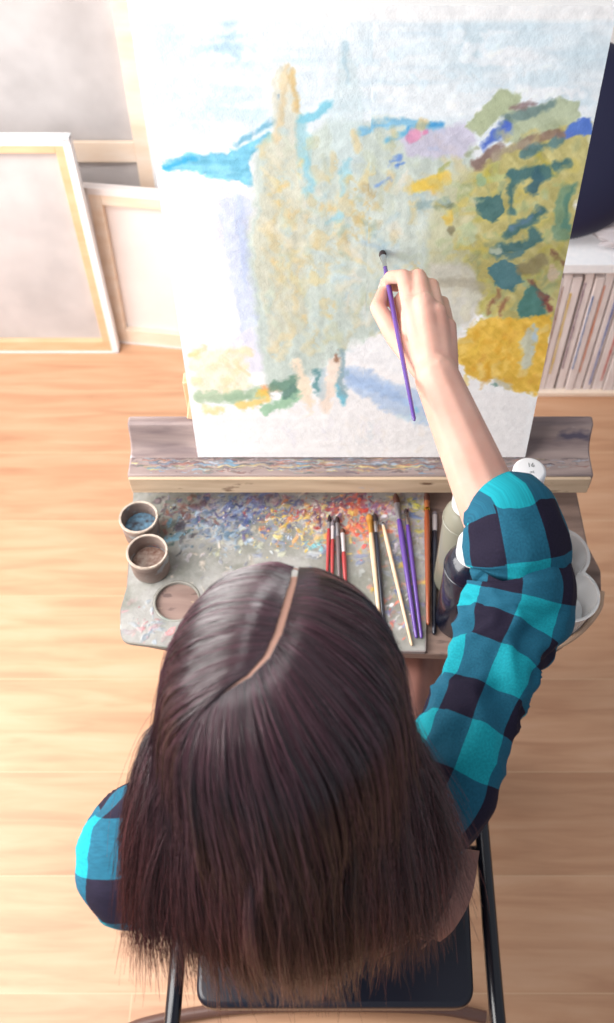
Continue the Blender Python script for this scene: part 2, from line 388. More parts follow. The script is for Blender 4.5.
for i in range(11):
    th = r2.choice([.02, .023, .026]); hgt = .385 + r2.uniform(-.006, .02); c = cols[i % 10]
    t = thing('stored_canvas', 'thin canvas with %s paint streak, %s from the left in the low shelf' % (c[0], ordn[i]), 'canvas', (x+th/2, 1.76, .016), 'canvases stored on edge in the low shelf')
    y0 = 1.752 + r2.uniform(0, .008)
    m = nm('canvas_edge_cloth', srgb(226, 214, 212), srgb(244, 236, 234), .8, scale=(20, 20, 4))
    obj('canvas_edge', bx(x, x+th, y0, y0+.36, .0165, .0165+hgt), m, t, smooth=False, bevel=.0015)
    pm = nm('edge_paint', srgb(*c[1]), srgb(*[min(255, int(v*.5+118)) for v in c[1]]), .5, scale=(5, 5, 18), nscale=3)
    bmm = bmesh.new(); px_ = x + r2.choice([.1, .62, .7])*th; ww = th*.17; z = .03; vs = []
    steps = 16; zz0 = .02+hgt*r2.uniform(0, .25); zz1 = hgt*r2.uniform(.75, .99)
    for k in range(steps+1):
        zz = zz0+(zz1-zz0)*k/steps; wv = ww*(.6+.5*r2.random())
        vs.append([bmm.verts.new((px_-wv/3, y0-.0008, zz)), bmm.verts.new((px_+wv, y0-.0008, zz)), bmm.verts.new((px_+wv, y0+.001, zz)), bmm.verts.new((px_-wv/3, y0+.001, zz))])
    for a, bb in zip(vs, vs[1:]):
        for k in range(4): bmm.faces.new((a[k], a[(k+1) % 4], bb[(k+1) % 4], bb[k]))
    bmesh.ops.recalc_face_normals(bmm, faces=bmm.faces)
    obj('paint_streak', bmm, pm, t, smooth=False)
    x += th + r2.choice([.0015, .003, .0045])
    if i in (2, 6):
        x += .002
# crumpled plastic and lamp on the shelf
bmm = bmesh.new(); bmesh.ops.create_icosphere(bmm, subdivisions=5, radius=1)
for v in bmm.verts:
    d = v.co.normalized(); r = 1 + .35*(abs(noise.noise(d*2.3))*1.6 - .4) + .16*abs(noise.noise(d*7))
    v.co = Vector((.735, 1.80, .492)) + Vector((d.x*.13, d.y*.05, d.z*.036))*r
    v.co.z = max(v.co.z, .4625)
o = obj('crumpled_wrap', bmm, mat('milky_plastic_wrap', srgb(232, 224, 226), .25, trans=.25), None)
o['label'] = 'crumpled milky plastic wrapping lying on the low white shelf'; o['category'] = 'plastic wrap'
lt = thing('table_lamp', 'large dark navy dish lamp half hidden behind the right edge of the painting', 'lamp', (.56, 2.0, .462))
M_navy = mat('navy_enamel', srgb(34, 35, 62), .5, spec=.35)
LC = WY(566, 142, 1.87)
obj('base', lathe([(0, .4625), (.075, .4625), (.08, .468), (.075, .48), (.02, .488), (0, .488)], axis_mtx=Matrix.Translation((LC.x, 2.03, 0))), M_navy, lt)
obj('pole', tube([(LC.x, 2.03, .485), (LC.x, 2.04, .58), (LC.x, 2.0, .66), LC+Vector((0, .02, 0))], .009), M_navy, lt)
ax = Matrix.Translation(LC) @ Vector((-.1, -1, .62)).to_track_quat('Z', 'Y').to_matrix().to_4x4()
obj('lamp_shade', lathe([(0, .032), (.10, .028), (.17, .012), (.20, -.008), (.209, -.022), (.206, -.023), (.195, -.008), (.165, .008), (.1, .022), (0, .026)], 64, ax), M_navy, lt)

# ------------------------------------------------------------------ easel
CB = Vector((0, .936, .789)); LEAN = math.atan(.115)       # front face of the painting: Y = .936+.115*(Z-.789)
ez = thing('easel', 'paint stained studio easel of dark wood holding the landscape painting', 'easel', (0, 1.05, 0))
def prof_x(prof, x0, x1, n=2):
    bm = bmesh.new(); a = [bm.verts.new((x0, y, z)) for y, z in prof]; c = [bm.verts.new((x1, y, z)) for y, z in prof]
    bm.faces.new(a); bm.faces.new(c[::-1]); k = len(prof)
    for i in range(k): bm.faces.new((a[i], c[i], c[(i+1) % k], a[(i+1) % k]))
    bmesh.ops.recalc_face_normals(bm, faces=bm.faces); return bm
PL = WZ(127, 478, .785).x; PR = WZ(594, 478, .785).x
cove = [(.9625+.012*math.cos(a)-.0, .797-.012*math.sin(a)) for a in [PI/2+PI/2*k/5 for k in range(6)]]
prof = [(.902, .787), (.902, .752), (.985, .752), (.985, .826), (.981, .831), (.968, .831), (.964, .826), (.9605, .808), (.956, .796), (.950, .789), (.94, .7865)]
obj('canvas_ledge', prof_x(prof, PL, PR), M_ledge, ez, bevel=.003)
obj('ledge_lip', prof_x([(.896, .785), (.896, .750), (.9018, .750), (.9018, .785)], PL+.002, PR-.004), M_lip, ez, smooth=False, bevel=.0015)
def beam(name, a, b_, w_, d_, m_, par):
    a, b_ = Vector(a), Vector(b_); z = (b_-a).normalized(); y = Vector((0, 1, 0)); y = (y-z*y.dot(z)).normalized(); x_ = y.cross(z)
    q = Matrix(((x_.x, y.x, z.x, a.x), (x_.y, y.y, z.y, a.y), (x_.z, y.z, z.z, a.z), (0, 0, 0, 1)))
    return obj(name, bx(-w_/2, w_/2, 0, d_, 0, (b_-a).length, mtx=q), m_, par, smooth=False, bevel=.002)
for s in (-1, 1):
    beam('mast', (s*.207, .9695, .835), (s*.10, 1.0245, 1.375), .034, .022, M_mast, ez)
    beam('lower_mast', (s*.207, .9865, .12), (s*.207, .9865, .90), .034, .022, M_mast, ez)
obj('cross_rail', bx(-.14, .14, 1.043, 1.06, 1.27, 1.32), M_mast, ez, smooth=False, bevel=.002)
obj('cross_rail', bx(-.26, .26, 1.013, 1.035, .30, .37), M_mast, ez, smooth=False, bevel=.002)
for s in (-1, 1):
    obj('foot', bx(s*.203-.022, s*.203+.022, .74, 1.38, .0, .055), M_mast, ez, smooth=False, bevel=.004)
    obj('foot_post', bx(s*.203-.02, s*.203+.02, .985, 1.02, .055, .12), M_mast, ez, smooth=False, bevel=.002)
obj('base_rail', bx(-.181, .181, 1.25, 1.30, .0, .05), M_mast, ez, smooth=False, bevel=.003)
for s in (-1, 1): obj('tray_support', bx(s*.16-.015, s*.16+.015, .70, .988, .661, .6815), M_mast, ez, smooth=False, bevel=.002)
# ---- paint tray (wood) and palette
def rounded(pts, r, n=6):
    out = []; k = len(pts)
    for i in range(k):
        a, b_, c = Vector(pts[i-1]), Vector(pts[i]), Vector(pts[(i+1) % k]); rr = r[i] if isinstance(r, list) else r
        if rr <= 0: out.append((b_.x, b_.y)); continue
        u = (a-b_).normalized(); v = (c-b_).normalized(); ang = u.angle(v); d = min(rr/math.tan(ang/2), (a-b_).length*.49, (c-b_).length*.49)
        p, q = b_+u*d, b_+v*d
        for j in range(n+1):
            t = j/n; out.append(tuple(((1-t)**2*p+2*t*(1-t)*b_+t*t*q)[:2]))
    return out
TZ = .70
P = lambda px, py, z=TZ: tuple(WZ(px, py, z)[:2])
traypoly = rounded([P(165, 646), P(470, 655), P(556, 650), P(602, 612), P(601, 570), P(588, 545), (P(578, 500)[0], .948), (P(134, 500)[0], .948), P(128, 560), P(125, 600), P(133, 640)],
                   [.0, .0, .05, .04, .02, .03, .006, .006, 0, .01, .02])
obj('paint_tray', prism(traypoly, .682, TZ), M_tray, ez, smooth=False, bevel=.003)
# light worn rim at the right hand corner
rim_pts = [WZ(*q, TZ+.002) for q in ((480, 655), (520, 653), (553, 648), (578, 634), (598, 611), (602, 592))]
obj('tray_edge', tube(rim_pts, .0042, seg=8, n=24), M_edge, ez)
PT = TZ+.007
palpoly = rounded([P(121, 644), P(121, 612), P(128, 588), P(130, 555), (P(130, 520)[0], .945), (P(428, 500)[0], .945), P(425.5, 654), P(170, 650)],
                  [.022, .02, .01, 0, .006, .002, .003, .01])
hc = WZ(177, 601, PT); HR = .0325
def plate_with_hole(poly, c, r, z0, z1, seg=40):
    bm = bmesh.new()
    o1 = [bm.verts.new((x_, y_, z1)) for x_, y_ in poly]; i1 = [bm.verts.new((c.x+r*math.cos(2*PI*k/seg), c.y+r*math.sin(2*PI*k/seg), z1)) for k in range(seg)]
    es = [bm.edges.new((o1[k], o1[(k+1) % len(o1)])) for k in range(len(o1))] + [bm.edges.new((i1[k], i1[(k+1) % seg])) for k in range(seg)]
    bmesh.ops.triangle_fill(bm, edges=es, use_beauty=True)
    fs = list(bm.faces); ext = bmesh.ops.extrude_face_region(bm, geom=fs)
    bmesh.ops.translate(bm, verts=[g for g in ext['geom'] if isinstance(g, bmesh.types.BMVert)], vec=(0, 0, z0-z1))
    bmesh.ops.recalc_face_normals(bm, faces=bm.faces); return bm
pal = thing('palette', 'grey rectangular palette crusted with many coloured dried paints on the easel tray', 'palette', (hc.x, hc.y, TZ))
obj('palette_board', plate_with_hole(palpoly, hc, HR, TZ+.0003, PT), M_pal, pal, smooth=False)
obj('thumb_hole_floor', lathe([(0, TZ+.0004), (HR-.0005, TZ+.0004), (HR-.0005, TZ+.0014), (0, TZ+.0014)], 40, Matrix.Translation((hc.x, hc.y, 0))),
    stained_wood('brown_hole_floor', srgb(132, 108, 100), srgb(158, 134, 124), [(60, .6, srgb(110, 90, 86)), (70, .66, srgb(170, 150, 130))]), pal)
obj('thumb_hole_rim', lathe([(HR-.0008, TZ+.0015), (HR-.0008, PT+.0006), (HR+.001, PT+.0012), (HR+.0025, PT+.0002)], 40, Matrix.Translation((hc.x, hc.y, 0))), M_pal, pal)

r3 = random.Random(11)
def vnoise(u, v, f, o=4, seed=0, ax=1., ay=1.):
    out = np.zeros_like(u); amp = 1; tot = 0; rs = np.random.RandomState(seed)
    for k in range(o):
        G = rs.rand(64, 64); x_ = (u*f*ax) % 63; y_ = (v*f*ay) % 63
        xi, yi = x_.astype(int), y_.astype(int); xf, yf = x_-xi, y_-yi
        xf = xf*xf*(3-2*xf); yf = yf*yf*(3-2*yf)
        out += amp*((G[yi, xi]*(1-xf)+G[yi, xi+1]*xf)*(1-yf)+(G[yi+1, xi]*(1-xf)+G[yi+1, xi+1]*xf)*yf); tot += amp; amp *= .55; f *= 2.03
    return out/tot
def paint_crust(name, x0, x1, y0, y1, z, step, base, specs, parent, keep, seed=1, thick=.0009):
    """a skin of dried paint: overlapping dabs smeared into each other, with their own relief"""
    nx, ny = int((x1-x0)/step)+1, int((y1-y0)/step)+1
    X, Y = np.meshgrid(np.linspace(x0, x1, nx), np.linspace(y0, y1, ny))
    u, v = (X-x0)*10, (Y-y0)*10
    fine = vnoise(u, v, 14, 3, seed); big = vnoise(u, v, 2.2, 4, seed+1); wx = (vnoise(u, v, 7, 3, seed+2)-.5)*.010; wy = (vnoise(u, v, 7, 3, seed+3)-.5)*.010
    b0, b1 = [np.array(c, float) for c in base]
    mixf = np.clip((big-.35)/.3, 0, 1)[..., None]; col = b0*(1-mixf)+b1*mixf + ((fine-.5)*26)[..., None]; H = (fine-.5)*.0002
    rr = random.Random(seed)
    for (cx, cy, L_, w_, ang, c, a) in specs:
        m_ = L_*1.2+.008; i0, i1 = max(0, int((cx-m_-x0)/step)), min(nx, int((cx+m_-x0)/step)+2); j0, j1 = max(0, int((cy-m_-y0)/step)), min(ny, int((cy+m_-y0)/step)+2)
        if i1 <= i0 or j1 <= j0: continue
        sl = (slice(j0, j1), slice(i0, i1)); ca, sa = math.cos(ang), math.sin(ang)
        dx, dy = X[sl]+wx[sl]-cx, Y[sl]+wy[sl]-cy; p, q = (dx*ca+dy*sa)/L_, (-dx*sa+dy*ca)/w_
        m = np.clip((1-np.hypot(p, q))*1.7+(fine[sl]-.5)*2.2, 0, 1)*a
        streak = np.sin(q*5+rr.uniform(0, 6))*9
        cc_ = np.array(c, float)+((fine[sl]-.5)*34+streak)[..., None]
        col[sl] = col[sl]*(1-m[..., None])+cc_*m[..., None]; H[sl] = H[sl]*(1-m*.5)+m*thick*rr.uniform(.2, 1)
    K = keep(X, Y); cell = K[:-1, :-1] & K[1:, :-1] & K[:-1, 1:] & K[1:, 1:]
    idx = np.arange(nx*ny).reshape(ny, nx); q = np.stack([idx[:-1, :-1], idx[:-1, 1:], idx[1:, 1:], idx[1:, :-1]], -1)[cell]
    used = np.unique(q); remap = np.zeros(nx*ny, int); remap[used] = np.arange(len(used))
    co = np.stack([X, Y, z+.0004+np.clip(H, -.0002, 1)], -1).reshape(-1, 3)[used]
    rgb = np.clip(col, 8, 250).reshape(-1, 3)[used]/255.; lin = np.where(rgb <= .04045, rgb/12.92, ((rgb+.055)/1.055)**2.4)
    me = bpy.data.meshes.new(name); me.from_pydata(co.tolist(), [], remap[q].tolist())
    at = me.color_attributes.new('Col', 'FLOAT_COLOR', 'POINT'); at.data.foreach_set('color', np.concatenate([lin, np.ones((len(lin), 1))], 1).astype(np.float32).ravel())
    o = link(name, me, M_paint, parent); o['kind'] = 'stuff'; return o
def in_poly(poly, X, Y, inset):
    ins = np.zeros(X.shape, bool); d = np.full(X.shape, 1e9); n = len(poly)
    for i in range(n):
        (x1, y1), (x2, y2) = poly[i], poly[(i+1) % n]
        if abs(x1-x2)+abs(y1-y2) < 1e-9: continue
        ins ^= ((y1 > Y) != (y2 > Y)) & (X < (x2-x1)*(Y-y1)/((y2-y1) if y2 != y1 else 1e-12)+x1)
        ex, ey = x2-x1, y2-y1; q = np.clip(((X-x1)*ex+(Y-y1)*ey)/(ex*ex+ey*ey), 0, 1); d = np.minimum(d, np.hypot(X-x1-q*ex, Y-y1-q*ey))
    return ins & (d > inset)
regions = [ # centre px, py, sx, sy, n, colours
    (245, 512, 26, 11, 150, [(70, 84, 140), (96, 110, 160), (60, 66, 110), (130, 150, 190), (90, 80, 130)]),
    (222, 525, 20, 14, 90, [(110, 140, 170), (80, 110, 130), (160, 180, 200), (84, 96, 120)]),
    (190, 512, 16, 9, 50, [(120, 80, 76), (150, 100, 86), (70, 60, 66), (100, 130, 120)]),
    (180, 530, 12, 9, 35, [(60, 84, 80), (70, 70, 76), (110, 170, 200)]),
    (300, 515, 24, 10, 110, [(230, 190, 80), (214, 120, 70), (236, 210, 130), (190, 70, 60), (240, 230, 215)]),
    (335, 512, 26, 9, 100, [(130, 70, 96), (160, 80, 110), (90, 60, 90), (190, 90, 90)]),
    (360, 520, 16, 12, 90, [(235, 96, 64), (240, 130, 80), (220, 70, 60), (245, 170, 100)]),
    (310, 535, 30, 10, 90, [(236, 196, 90), (190, 180, 160), (150, 160, 190), (232, 160, 90)]),
    (385, 512, 14, 8, 50, [(236, 232, 235), (230, 190, 110), (160, 110, 150)]),
    (405, 535, 16, 30, 90, [(170, 160, 180), (150, 140, 120), (200, 190, 200), (226, 190, 90), (110, 120, 160)]),
    (415, 508, 8, 8, 24, [(214, 196, 70), (170, 170, 90), (120, 140, 190)]),
    (392, 608, 14, 14, 34, [(224, 110, 90), (235, 232, 230), (200, 150, 140), (140, 140, 190)]),
    (390, 560, 20, 26, 55, [(150, 158, 152), (176, 180, 178), (140, 150, 170), (226, 130, 110)]),
    (270, 545, 40, 10, 40, [(190, 196, 200), (140, 160, 176), (120, 130, 160), (200, 200, 170)]),
    (215, 560, 26, 16, 26, [(186, 176, 180), (170, 180, 180), (210, 196, 180), (150, 150, 160)]),
    (150, 625, 14, 10, 26, [(206, 130, 130), (180, 130, 134), (150, 160, 170)]),
    (320, 545, 6, 3, 8, [(120, 190, 200)]), (205, 640, 20, 6, 14, [(180, 150, 150)]),
    (290, 500, 70, 3, 90, [(110, 100, 130), (150, 110, 110), (90, 100, 130), (170, 150, 150)]),
]
sp = []
for (cx, cy, sx, sy, n, cl) in regions:
    for k in range(int(n*2.2)):
        px, py = r3.gauss(cx, sx), r3.gauss(cy, sy); q = WZ(px, py, PT); c = r3.choice(cl); g = r3.uniform(-18, 18)
        s_ = r3.choice([.0014, .002, .003, .0045]); L_ = s_*r3.uniform(1, 3.2)
        sp.append((q.x, q.y, L_, s_, r3.gauss(.7, .8), tuple(v*.80+20+g for v in c), r3.choice([.3, .5, .7, .9])))
r3.shuffle(sp)
for k in range(240):      # pale flecks of thick paint
    q = WZ(r3.gauss(300, 60), r3.gauss(520, 12), PT); c = r3.choice([(232, 226, 226), (220, 200, 130), (190, 205, 225), (226, 150, 120), (96, 90, 120)])
    sp.append((q.x, q.y, r3.uniform(.001, .003), .0009, r3.uniform(0, PI), c, .9))
for (px, py, L_, w_, an, c) in [(200, 505, .022, .010, .2, (96, 74, 78)), (182, 525, .016, .010, 1.2, (70, 62, 72)), (322, 545, .007, .002, 0, (120, 190, 206)), (390, 605, .006, .004, .5, (238, 236, 238)), (392, 625, .006, .008, 0, (222, 110, 92)),
                                (383, 516, .008, .005, 0, (240, 236, 240)), (361, 530, .012, .006, -.6, (236, 112, 84)), (418, 505, .006, .005, 0, (206, 200, 84)), (300, 520, .012, .004, .3, (232, 196, 100))]:
    q = WZ(px, py, PT); sp.append((q.x, q.y, L_, w_, an, c, .8))
xs_ = [p[0] for p in palpoly]; ys_ = [p[1] for p in palpoly]
paint_crust('dried_paint', min(xs_), max(xs_), min(ys_), max(ys_), PT, .0009, ((134, 134, 126), (160, 158, 154)), sp, pal,
            lambda X, Y: in_poly(palpoly, X, Y, .0012) & (np.hypot(X-hc.x, Y-hc.y) > HR+.0025), 3)
sp = []
for k in range(900):
    px = r3.uniform(150, 480) if r3.random() < .75 else r3.uniform(130, 590)
    q = WZ(px, 466+r3.gauss(0, 5), .787); c = r3.choice([(110, 126, 144), (176, 180, 190), (92, 104, 96), (140, 100, 94), (206, 184, 120), (110, 150, 176), (84, 76, 86), (170, 112, 96), (150, 146, 140), (120, 96, 92)])
    sp.append((q.x, q.y, r3.uniform(.006, .035), r3.uniform(.0008, .0022), r3.gauss(0, .05), c, r3.choice([.3, .5, .8])))
paint_crust('dried_paint', PL+.004, PR-.004, .905, .936, .7862, .001, ((112, 98, 98), (150, 134, 130)), sp, ez, lambda X, Y: X < 9, 9, .0005)

# ------------------------------------------------------------------ the painting on the easel
def painting():
    NX, NZ = 420, 560; Wd, Hd = .5, .664
    def fbm(u, v, f, o=4, seed=0, ax=1., ay=1.):
        out = np.zeros_like(u); amp = 1; tot = 0; rs = np.random.RandomState(seed)
        for k in range(o):
            G = rs.rand(64, 64); x_ = (u*f*ax) % 63; y_ = (v*f*ay) % 63
            xi, yi = x_.astype(int), y_.astype(int); xf, yf = x_-xi, y_-yi
            xf = xf*xf*(3-2*xf); yf = yf*yf*(3-2*yf)
            g = (G[yi, xi]*(1-xf)+G[yi, xi+1]*xf)*(1-yf)+(G[yi+1, xi]*(1-xf)+G[yi+1, xi+1]*xf)*yf
            out += amp*g; tot += amp; amp *= .55; f *= 2.03
        return out/tot
    s = np.linspace(-Wd/2, Wd/2, NX); t = np.linspace(0, Hd, NZ)
    S, T = np.meshgrid(s, t)
    # where each point of the painted face sits (for laying the strokes out)
    X = S + .0405; Y = .936 + T*math.sin(LEAN); Z = .789 + T*math.cos(LEAN)
    dep = Y*math.cos(PITCH) + (CZ-Z)*math.sin(PITCH); upc = Y*math.sin(PITCH) - (CZ-Z)*math.cos(PITCH)
    px = PX0 + FPX*X/dep; py = PY0 - FPX*upc/dep
    u0, v0 = S*10, T*10
    wx = (fbm(u0, v0, 1.6, 4, 1)-.5)*26; wy = (fbm(u0, v0, 1.6, 4, 2)-.5)*26
    bx_, by_ = px+wx*.55+(fbm(u0, v0, 11, 3, 31)-.5)*6, py+wy*.55+(fbm(u0, v0, 11, 3, 32)-.5)*6
    fine = fbm(u0, v0, 9, 3, 3); str_h = fbm(u0, v0, 3, 4, 4, .5, 4); str_v = fbm(u0, v0, 3, 4, 5, 4, .5); str_d = fbm(u0+v0, v0-u0, 3, 4, 6, 3, .6)
    col = np.zeros(px.shape+(3,)); col[:] = (252, 252, 253)
    cc = lambda c: np.array(c, float)
    def lay(mask, c, a=1., tex=None, tv=14):
        m = np.clip(mask, 0, 1)[..., None]*a
        c = cc(c)+((fine-.5)*tv*2)[..., None] + (0 if tex is None else ((tex-.5)*tv*2.4)[..., None])
        col[:] = col*(1-m)+c*m
    def poly(pts, soft=3.):
        # signed distance to a polygon in the warped frame
        d = np.full(px.shape, 1e9); ins = np.zeros(px.shape, bool); n = len(pts)
        for i in range(n):
            (x1, y1), (x2, y2) = pts[i], pts[(i+1) % n]; ex, ey = x2-x1, y2-y1
            q = np.clip(((bx_-x1)*ex+(by_-y1)*ey)/(ex*ex+ey*ey), 0, 1)
            d = np.minimum(d, np.hypot(bx_-x1-q*ex, by_-y1-q*ey))
            c_ = ((y1 > by_) != (y2 > by_)) & (bx_ < (x2-x1)*(by_-y1)/((y2-y1) if y2 != y1 else 1e-9)+x1); ins ^= c_
        d = np.where(ins, d, -d) + (fine-.5)*6
        return np.clip(d/soft+.5, 0, 1)
    def stroke(pts, wd, c, a=.9, tex=None, dry=0., tv=12):
        d = np.full(px.shape, 1e9)
        for (x1, y1), (x2, y2) in zip(pts, pts[1:]):
            ex, ey = x2-x1, y2-y1; q = np.clip(((bx_-x1)*ex+(by_-y1)*ey)/(ex*ex+ey*ey+1e-9), 0, 1)
            d = np.minimum(d, np.hypot(bx_-x1-q*ex, by_-y1-q*ey))
        m = np.clip((wd/2-d+(fine-.5)*8)/4.0+.5, 0, 1)
        if dry: m = m*np.clip((fine+ (str_d if tex is None else tex)*.8 - dry)/.12, 0, 1)
        lay(m, c, a, tex, tv)
    def blob(x_, y_, rx, ry, c, a=.9, ang=0, tex=None, dry=0.):
        ca, sa = math.cos(ang), math.sin(ang); u, v = (bx_-x_)*ca+(by_-y_)*sa, -(bx_-x_)*sa+(by_-y_)*ca
        m = np.clip((1-np.hypot(u/rx, v/ry))*min(rx, ry)/2.5+(fine-.5)*2, 0, 1)
        if dry: m = m*np.clip((fine+str_d*.6-dry)/.1, 0, 1)
        lay(m, c, a, tex)
    R = random.Random(21)
    def scatter(x0, x1, y0, y1, n, cl, L_=(6, 18), wd=(3, 7), ang=0, sp_=.6, a=.6, inside=None):
        for k in range(n):
            x_, y_ = R.uniform(x0, x1), R.uniform(y0, y1)
            if inside and not inside(x_, y_): continue
            l = R.uniform(*L_)/2; g = R.gauss(ang, sp_); dx, dy = l*math.cos(g), l*math.sin(g); c = R.choice(cl)
            w_ = R.uniform(*wd); xx0, xx1 = x_-dx, x_+dx
            stroke([(xx0, y_-dy), (xx1, y_+dy)], w_, c, a*R.uniform(.6, 1.2), None, R.choice([0, .55, .75]))
    # sky
    lay(np.clip((200-py)/60, 0, 1), (236, 245, 250), .9)
    lay(np.clip((str_h-.40)*1.7, 0, 1)*np.clip((170-py)/60, 0, 1), (212, 232, 244), .85)
    lay(np.clip((fbm(u0, v0, 1.1, 3, 9)-.5)*4, 0, 1)*np.clip((150-py)/40, 0, 1)*np.clip((340-px)/80, 0, 1), (176, 214, 234), .85)
    lay(np.clip((fbm(u0, v0, .9, 3, 12)-.52)*4, 0, 1)*np.clip((90-py)/30, 0, 1)*np.clip((px-300)/80, 0, 1), (200, 226, 238), .7)
    scatter(150, 600, 20, 110, 40, [(232, 244, 250), (216, 236, 246), (250, 252, 255)], (30, 80), (6, 14), 0, .15, .5)
    # lower left haze and lavender
    lay(poly([(158, 170), (255, 175), (265, 250), (200, 320), (188, 400), (175, 300)], 10), (250, 244, 246), .8)
    scatter(170, 240, 175, 240, 16, [(236, 230, 240), (246, 236, 232), (230, 232, 244)], (14, 34), (8, 14), .2, .5, .5)
    stroke([(232, 205), (242, 260), (250, 330)], 24, (206, 218, 242), .8, str_v)
    stroke([(243, 200), (250, 270), (262, 345)], 12, (190, 206, 238), .6, str_v)
    blob(262, 290, 16, 40, (220, 226, 244), .7); blob(255, 350, 26, 22, (232, 230, 246), .7)
    # cyan ridge
    lay(poly([(163, 163), (188, 153), (240, 146), (268, 132), (275, 140), (250, 160), (252, 186), (225, 176), (195, 170), (166, 173)]), (112, 198, 230), .85, str_h, 26)
    stroke([(205, 165), (245, 172)], 5, (150, 215, 238), .7); stroke([(240, 140), (272, 124)], 6, (110, 180, 210), .8)
    stroke([(165, 168), (195, 158)], 6, (60, 172, 222), .8)
    # broad sage mass
    lay(poly([(252, 170), (262, 140), (300, 150), (330, 120), (390, 118), (440, 125), (475, 140), (470, 250), (455, 340), (420, 300), (390, 330), (350, 345), (300, 385), (272, 390), (255, 330), (250, 250)], 8), (202, 215, 206), .92, str_v, 16)
    # poplars
    lay(poly([(272, 75), (283, 62), (296, 70), (300, 110), (302, 160), (310, 250), (305, 330), (270, 350), (256, 270), (258, 200), (270, 140)], 4), (214, 211, 188), .65, str_v, 14)
    stroke([(285, 68), (282, 100), (276, 140)], 7, (220, 196, 150), .6, str_v, .5); stroke([(292, 72), (296, 112)], 6, (222, 186, 120), .7, None, .5)
    blob(277, 98, 3, 4, (110, 150, 190), .8)
    lay(poly([(336, 60), (345, 38), (354, 60), (362, 110), (366, 165), (340, 170), (328, 120)], 5), (204, 222, 226), .6, str_v)
    stroke([(345, 42), (344, 80)], 5, (176, 206, 220), .6, None, .5)
    stroke([(300, 122), (318, 116), (328, 104)], 9, (128, 204, 226), .85); stroke([(302, 128), (306, 170), (312, 195)], 14, (160, 212, 222), .7, str_v)
    stroke([(362, 128), (400, 122), (438, 128)], 8, (126, 190, 226), .85, str_h); stroke([(385, 138), (432, 132)], 7, (92, 176, 220), .8)
    stroke([(408, 130), (440, 124)], 4, (60, 150, 214), .8)
    # broken brushwork in the mass
    inm = lambda x_, y_: True
    scatter(262, 460, 130, 350, 170, [(214, 204, 168), (190, 210, 206), (222, 206, 150), (180, 206, 212), (206, 216, 196), (226, 222, 206), (196, 200, 170), (230, 198, 130)], (6, 22), (3, 9), 1.3, .7, .55)
    scatter(265, 345, 190, 360, 50, [(224, 206, 160), (218, 198, 142), (208, 204, 172)], (7, 18), (3, 7), 1.3, .7, .45)
    for q in [(278, 240, 9, 12), (322, 240, 10, 12), (350, 205, 9, 16), (335, 165, 7, 12), (312, 200, 6, 10), (330, 305, 12, 8), (348, 250, 8, 12)]:
        blob(*q, (222, 198, 140), .42, R.uniform(-.5, .5), None, .5)
    scatter(335, 400, 240, 330, 26, [(190, 214, 222), (220, 228, 224), (176, 200, 210)], (6, 16), (3, 8), .3, .8, .6)
    for q in [((345, 190), (350, 160), (342, 175)), ((312, 190), (308, 160)), ((330, 225), (340, 215))]: stroke(q, 6, (150, 206, 222), .7)
    scatter(262, 455, 150, 350, 120, [(196, 208, 190), (210, 216, 204), (186, 204, 204), (222, 218, 196), (204, 200, 170)], (8, 22), (3, 6), 1.1, .9, .5)
    scatter(345, 372, 180, 260, 26, [(190, 174, 130), (214, 188, 120), (160, 190, 186)], (5, 12), (2, 5), 1.2, .8, .6)
    # lavender and pink on the far hill
    lay(poly([(398, 140), (440, 128), (466, 122), (478, 135), (462, 155), (430, 160), (405, 158)], 5), (208, 204, 226), .85)
    blob(411, 139, 7, 9, (224, 150, 186), .85, .5); blob(425, 134, 5, 4, (226, 140, 180), .85); blob(432, 150, 12, 5, (190, 200, 226), .7)
    stroke([(388, 160), (398, 156)], 7, (110, 150, 220), .85); stroke([(372, 185), (384, 178)], 6, (126, 164, 224), .8); stroke([(394, 165), (400, 162)], 5, (70, 120, 210), .8)
    # right hill
    lay(poly([(462, 172), (500, 150), (560, 118), (594, 120), (586, 180), (572, 260), (556, 330), (520, 330), (478, 312), (462, 270), (448, 230)], 5), (196, 188, 124), .97, str_d, 20)
    lay(poly([(440, 180), (470, 165), (480, 230), (470, 300), (430, 290), (425, 230)], 9), (204, 204, 168), .8)
    scatter(455, 580, 165, 325, 90, [(206, 192, 104), (178, 176, 100), (188, 200, 140), (214, 200, 120), (170, 186, 132), (196, 186, 80)], (8, 24), (4, 9), -.7, .5, .6,
            lambda x_, y_: x_ < 590-(y_-100)*.2)
    lay(poly([(466, 126), (500, 90), (520, 96), (512, 112), (482, 130)], 3), (180, 192, 156), .97, str_d)
    lay(poly([(505, 138), (508, 112), (560, 96), (580, 98), (582, 112), (556, 130), (520, 146)], 3), (186, 198, 166), .95, str_d)
    stroke([(508, 120), (530, 110), (552, 103)], 9, (116, 142, 140), .9, str_d); stroke([(512, 107), (532, 101)], 4, (140, 116, 116), .8)
    stroke([(488, 142), (498, 134), (508, 128)], 10, (92, 122, 212), .95); stroke([(500, 130), (506, 124)], 7, (80, 110, 206), .9)
    lay(poly([(570, 122), (592, 112), (594, 132), (568, 136)], 2), (90, 128, 214), .97); stroke([(562, 136), (575, 132)], 5, (96, 126, 206), .9)
    stroke([(476, 162), (500, 146)], 10, (140, 116, 108), .9, str_d); stroke([(525, 146), (560, 132)], 11, (146, 122, 108), .9, str_d); stroke([(500, 152), (524, 146)], 8, (172, 160, 140), .8)
    scatter(468, 585, 130, 330, 80, [(160, 172, 130), (206, 196, 130), (176, 190, 150), (150, 160, 120), (216, 206, 150)], (6, 20), (2, 6), -.9, .6, .65, lambda x_, y_: x_ < 590-(y_-100)*.2)
    T_ = (78, 120, 122); T2 = (68, 108, 120)
    stroke([(524, 156), (562, 143)], 7, (92, 130, 134), .9, str_d)
